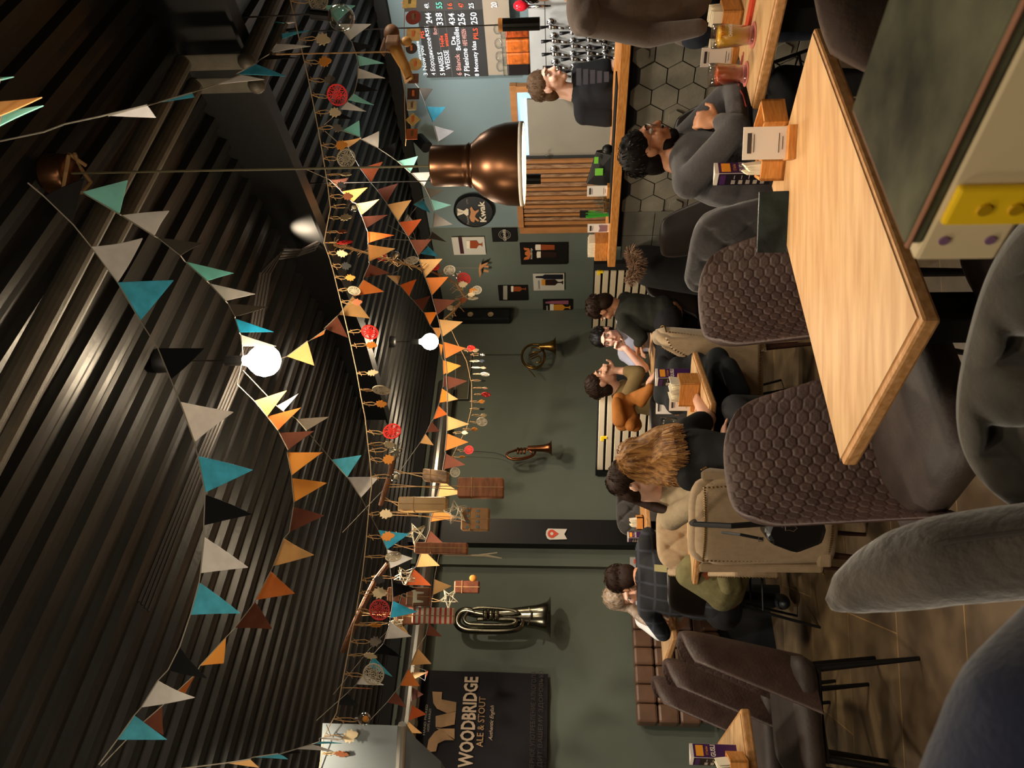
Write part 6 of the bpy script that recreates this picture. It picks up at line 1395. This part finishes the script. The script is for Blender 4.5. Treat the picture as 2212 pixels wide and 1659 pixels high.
# ================================================================ THINGS ON THE TABLES
TZ = .75
bm_ = mat('worn_black_folder', '2b3331', .3, 0, .85, 11, .15, 30)
t = thing('bill_folder', 'black worn folder standing on edge at the far side of the foreground table', 'folder', onZ(1702, 478, TZ))
p0, p1 = onZ(1699, 545, TZ), onZ(1705, 412, TZ); d = (p1-p0).normalized(); L = (p1-p0).length; nn = d.cross(Z)
c_ = (p0+p1)/2
mb = MB(); mb.hull8([p0, p1, p1-nn*.012, p0-nn*.012], [p0-nn*.02+Z*.088, p1-nn*.02+Z*.088, p1-nn*.026+Z*.088, p0-nn*.026+Z*.088]); mb.build('front_cover', bm_, t, bevel=.002)
mb = MB(); mb.hull8([p0-nn*.06, p1-nn*.06, p1-nn*.064, p0-nn*.064], [p0-nn*.024+Z*.088, p1-nn*.024+Z*.088, p1-nn*.028+Z*.088, p0-nn*.028+Z*.088]); mb.build('back_cover', bm_, t)
def obox(c, rt, w_, dp, h, label, napk=True, group='oak napkin boxes', wood=None, n_=9):
    t = thing('napkin_box', label, 'napkin box', c, 0, group); nn = rt.cross(Z).normalized(); mb = MB()
    mb.box(c+Z*.005, w_, dp, .01, rt, nn)
    for s in (-1, 1): mb.box(c+rt*s*(w_/2-.005)+Z*h/2, .01, dp, h, rt, nn); mb.box(c+nn*s*(dp/2-.005)+Z*h/2, w_, .01, h, rt, nn)
    mb.build('box', wood or oakb, t, bevel=.0015)
    if napk:
        mb = MB()
        for i in range(n_): mb.box(c+rt*(-w_/2+.02+(w_-.04)*i/(n_-1))+Z*(h*.75+.02), .0035, dp*.72, h*.6+.02+.012*(i % 3), (rt+Z*.12*math.sin(i)).normalized(), nn, (Z-rt*.12*math.sin(i)).normalized())
        mb.build('napkins', paper, t)
    return t
pur2 = mat('purple_print', '3c1c52', .45); mor = mat('menu_orange', 'e39a2e', .5); mdark = mat('menu_dark', '16121c', .4); mwh = mat('menu_white', 'd9d2cc', .5)
def menu_prism(c, rt, w_, h, label, rows=True):
    """triangular folded menu: purple front with orange pill and lettering, dark side with a photo list"""
    t = thing('menu_stand', label, 'menu', c, 0, 'purple folded menu stands'); nn = rt.cross(Z).normalized()   # nn points to the viewer
    a_ = c-rt*w_/2; b_ = c+rt*w_/2; k = c+nn*w_*.45; up = Z*h
    # two faces meeting at the near ridge k
    MB().prism([a_, k, b_], up).build('card_body', mwh, t)
    for P0, P1, side in ((a_, k, 0), (k, b_, 1)):
        dr = (P1-P0).normalized(); L = (P1-P0).length; n2 = dr.cross(Z).normalized()*1; q = P0+n2*.0008
        def rc(x0, x1, z0, z1, m_, nm, o=.0): mb = MB(); mb.prism([q+n2*o+dr*(L*x)+Z*(h*z) for x, z in ((x0, z0), (x1, z0), (x1, z1), (x0, z1))], n2*.0006); return mb.build(nm, m_, t)
        rc(.02, .98, .0, .93, pur2 if side else mdark, 'printed_face')
        if side:
            rc(.12, .88, .72, .88, mor, 'orange_pill', .001)
            text('lettering', 'ОТЗЫВЫ', q+dr*L*.2+Z*h*.62+n2*.001, dr, Z, h*.05, mor, t, width=L*.6, off=.001)
            text('lettering', 'GUSLI', q+dr*L*.08+Z*h*.46+n2*.001, dr, Z, h*.11, mwh, t, width=L*.84, off=.001, bold=.03)
        else:
            rc(.08, .92, .80, .90, pur2, 'purple_pill', .001)
            mb = MB()
            for i in range(5): mb.prism([q+n2*.001+dr*(L*x)+Z*(h*z) for x, z in ((.12, .1+i*.13), (.45, .1+i*.13), (.45, .17+i*.13), (.12, .17+i*.13))], n2*.0006); mb.prism([q+n2*.001+dr*(L*x)+Z*(h*z) for x, z in ((.55, .12+i*.13), (.85, .12+i*.13), (.85, .135+i*.13), (.55, .135+i*.13))], n2*.0006)
            mb.build('photo_list', mat('menu_grey', '9a938c', .6), t)
    return t
R0 = V((.95, -.28, 0)).normalized()
c1 = onZ(1716, 308, TZ); cardstand(c1, V((.97, -.2, 0)).normalized(), .097, .135, 'white card in an oak block at the far end of the foreground table', th=.03)
obox(onZ(1690, 268, TZ), V((.9, .45, 0)).normalized(), .10, .12, .075, 'empty looking oak box behind the white card on the foreground table', False)
obox(onZ(1688, 362, TZ), V((.9, -.4, 0)).normalized(), .07, .09, .075, 'oak box of cream napkins beside the purple menu on the foreground table')
menu_prism(onZ(1662, 374, TZ), V((.96, -.22, 0)).normalized(), .075, .19, 'purple and dark folded menu on the foreground table, next to the bearded man')
def beer(c, r, h, fill, m_, label, pink=True, group='glasses of beer'):
    t = thing('beer_glass', label, 'beer glass', c, 0, group)
    MB().lathe(c+Z*.006, [(0, .001), (0, r*.74), (h*.3, r*.84), (h*.8, r), (h, r*.99), (h, r*.95), (h*.8, r*.96), (.012, r*.7), (.012, .001)], Z, 32).build('glass', glass, t, smooth=True)
    MB().lathe(c+Z*.018, [(0, .001), (0, r*.70), (h*.3, r*.80), (h*fill, r*.93), (h*fill, .001)], Z, 32).build('beer', m_, t, smooth=True)
    if pink: MB().lathe(c+Z*.001, [(0, .001), (0, .047), (.003, .047), (.003, .001)], Z, 32).build('coaster', mat('pink_coaster', 'c8736a', .7), t)
    return t
yb = mat('yellow_beer', 'eeae22', .2, 0, .1, 5); rb = mat('red_beer', 'bb4a20', .25, 0, .1, 5)
b1 = beer(onZ(1628, 76, TZ), .044, .145, .78, yb, 'tall glass of cloudy yellow beer with red lettering on a pink coaster')
gp = onZ(1628, 76, TZ)
rtb = V((1, .0, 0))
text('lettering', 'TRAVNIK', gp+rtb*-.030+Z*.115+V((0, -.046, 0)), rtb, Z, .013, mat('label_red', 'b33a20', .6), b1, width=.06, off=0)
text('lettering', 'CHANGE', gp+rtb*-.024+Z*.088+V((0, -.046, 0)), rtb, Z, .014, mwh, b1, width=.048, off=0, bold=.03)
b2 = beer(onZ(1612, 160, TZ), .044, .135, .72, rb, 'glass of red brown beer between the white card and the crossed arms')
ph = onZ(1625, 22, TZ); tag(MB().box(ph+Z*.006, .05, .14, .011, V((.8, .6, 0)), V((-.6, .8, 0))).build('phone', mat('red_phone', 'c9452f', .3)), 'red cased phone lying on the table beside the yellow beer', 'phone')
cardstand(onZ(1592, 122, TZ), V((.8, -.6, 0)).normalized(), .075, .125, 'black edged white card standing between the two beer glasses')
obox(onZ(1600, 32, TZ), V((.8, .6, 0)), .10, .09, .08, 'oak napkin box behind the yellow beer glass')
obox(onZ(1588, 100, TZ), V((.8, .6, 0)), .08, .06, .06, 'small oak box of white napkins between the beer glasses', n_=6)
ln = MB(); ln.tube([onZ(1604, 120, TZ+.004), onZ(1598, 150, TZ+.006), onZ(1596, 190, TZ+.006), onZ(1605, 205, TZ+.005), onZ(1612, 230, TZ+.004)], .003, 6); ln.tube([onZ(1606, 112, TZ+.004), onZ(1602, 140, TZ+.006), onZ(1592, 200, TZ+.006)], .0022, 6)
tag(ln.build('lanyard', mat('red_cord', 'a8403a', .7)), 'red and black lanyard lying beside the crossed arms', 'lanyard')
# middle table
obox(onZ(1508, 842, TZ), s2*-1, .14, .12, .105, 'nearest oak box of fanned napkins on the crowded middle table', n_=12)
obox(onZ(1462, 852, TZ), s2*-1, .13, .11, .09, 'oak napkin box behind the nearest one on the crowded middle table', n_=8)
menu_prism(onZ(1488, 815, TZ), V((.97, -.1, 0)).normalized(), .10, .19, 'purple folded menu with a red G emblem on the crowded middle table')
cardstand(onZ(1466, 880, TZ), V((.9, -.2, 0)).normalized(), .085, .12, 'plain backed white card on the far oak napkin box side of the middle table', tiny=False)
cardstand(onZ(1500, 872, TZ), V((.9, -.2, 0)).normalized(), .08, .115, 'white card nearest the blonde woman on the middle table')
tg = onZ(1462, 912, TZ); t = thing('water_glass', 'empty clear glass beside the blonde woman\'s arm', 'glass', tg); MB().lathe(tg, [(0, .001), (0, .028), (.10, .033), (.10, .030), (.01, .025), (.01, .001)], Z, 24).build('glass', glass, t, smooth=True)
# far table beers
for x, y, lab in ((1385, 764, 'half full glass of orange beer before the lit young man'), (1388, 812, 'pale glass of beer beside the olive shirt man')):
    beer(onZ(x, y, .78), .040, .15, .45, yb, lab, False)
# left wall table
menu_prism(onZ(1590, 1632, TZ), V((.98, .1, 0)).normalized(), .085, .19, 'purple and black folded menu on the table at the left wall')
obox(onZ(1612, 1662, TZ), V((.98, .1, 0)).normalized(), .10, .10, .07, 'oak napkin box cut by the photo\'s bottom border')
# small napkin box by the column
q = P(1395, 1135, 5.3); tt = thing('side_table', 'narrow oak topped table by the black column with a small menu on it', 'table', V((q.x, q.y, 0)))
MB().box(q-Z*.0, .5, .35, .03, B, A).build('tabletop', oak2, tt, bevel=.004); MB().tube([V((q.x, q.y, .02)), q], .03, 10).build('pedestal', blkm, tt)
obox(q+Z*.015+RT*.02, RT, .09, .09, .05, 'small oak napkin box on the narrow table by the black column')
menu_prism(q+Z*.015-RT*.08, RT, .07, .11, 'small yellow topped folded menu by the black column')
t = thing('clear_menu_stand', 'small clear plastic menu stand behind the plaid shirt shoulder', 'menu', P(1380, 1215, 5.2)); MB().box(P(1372, 1215, 5.2), .07, .004, .07).build('plastic_sleeve', mat('clear_sleeve', 'b9b9b4', .1, trans=.4), t)
MB().box(P(1374, 1213, 5.19), .03, .003, .03).build('red_picture', mat('pin_red2', 'b5483a', .6), t)
MB().tube([P(1380, 1215, 5.2), V((P(1380, 1215, 5.2).x, 5.2, .74))], .004, 6).build('stem', chrome, t)
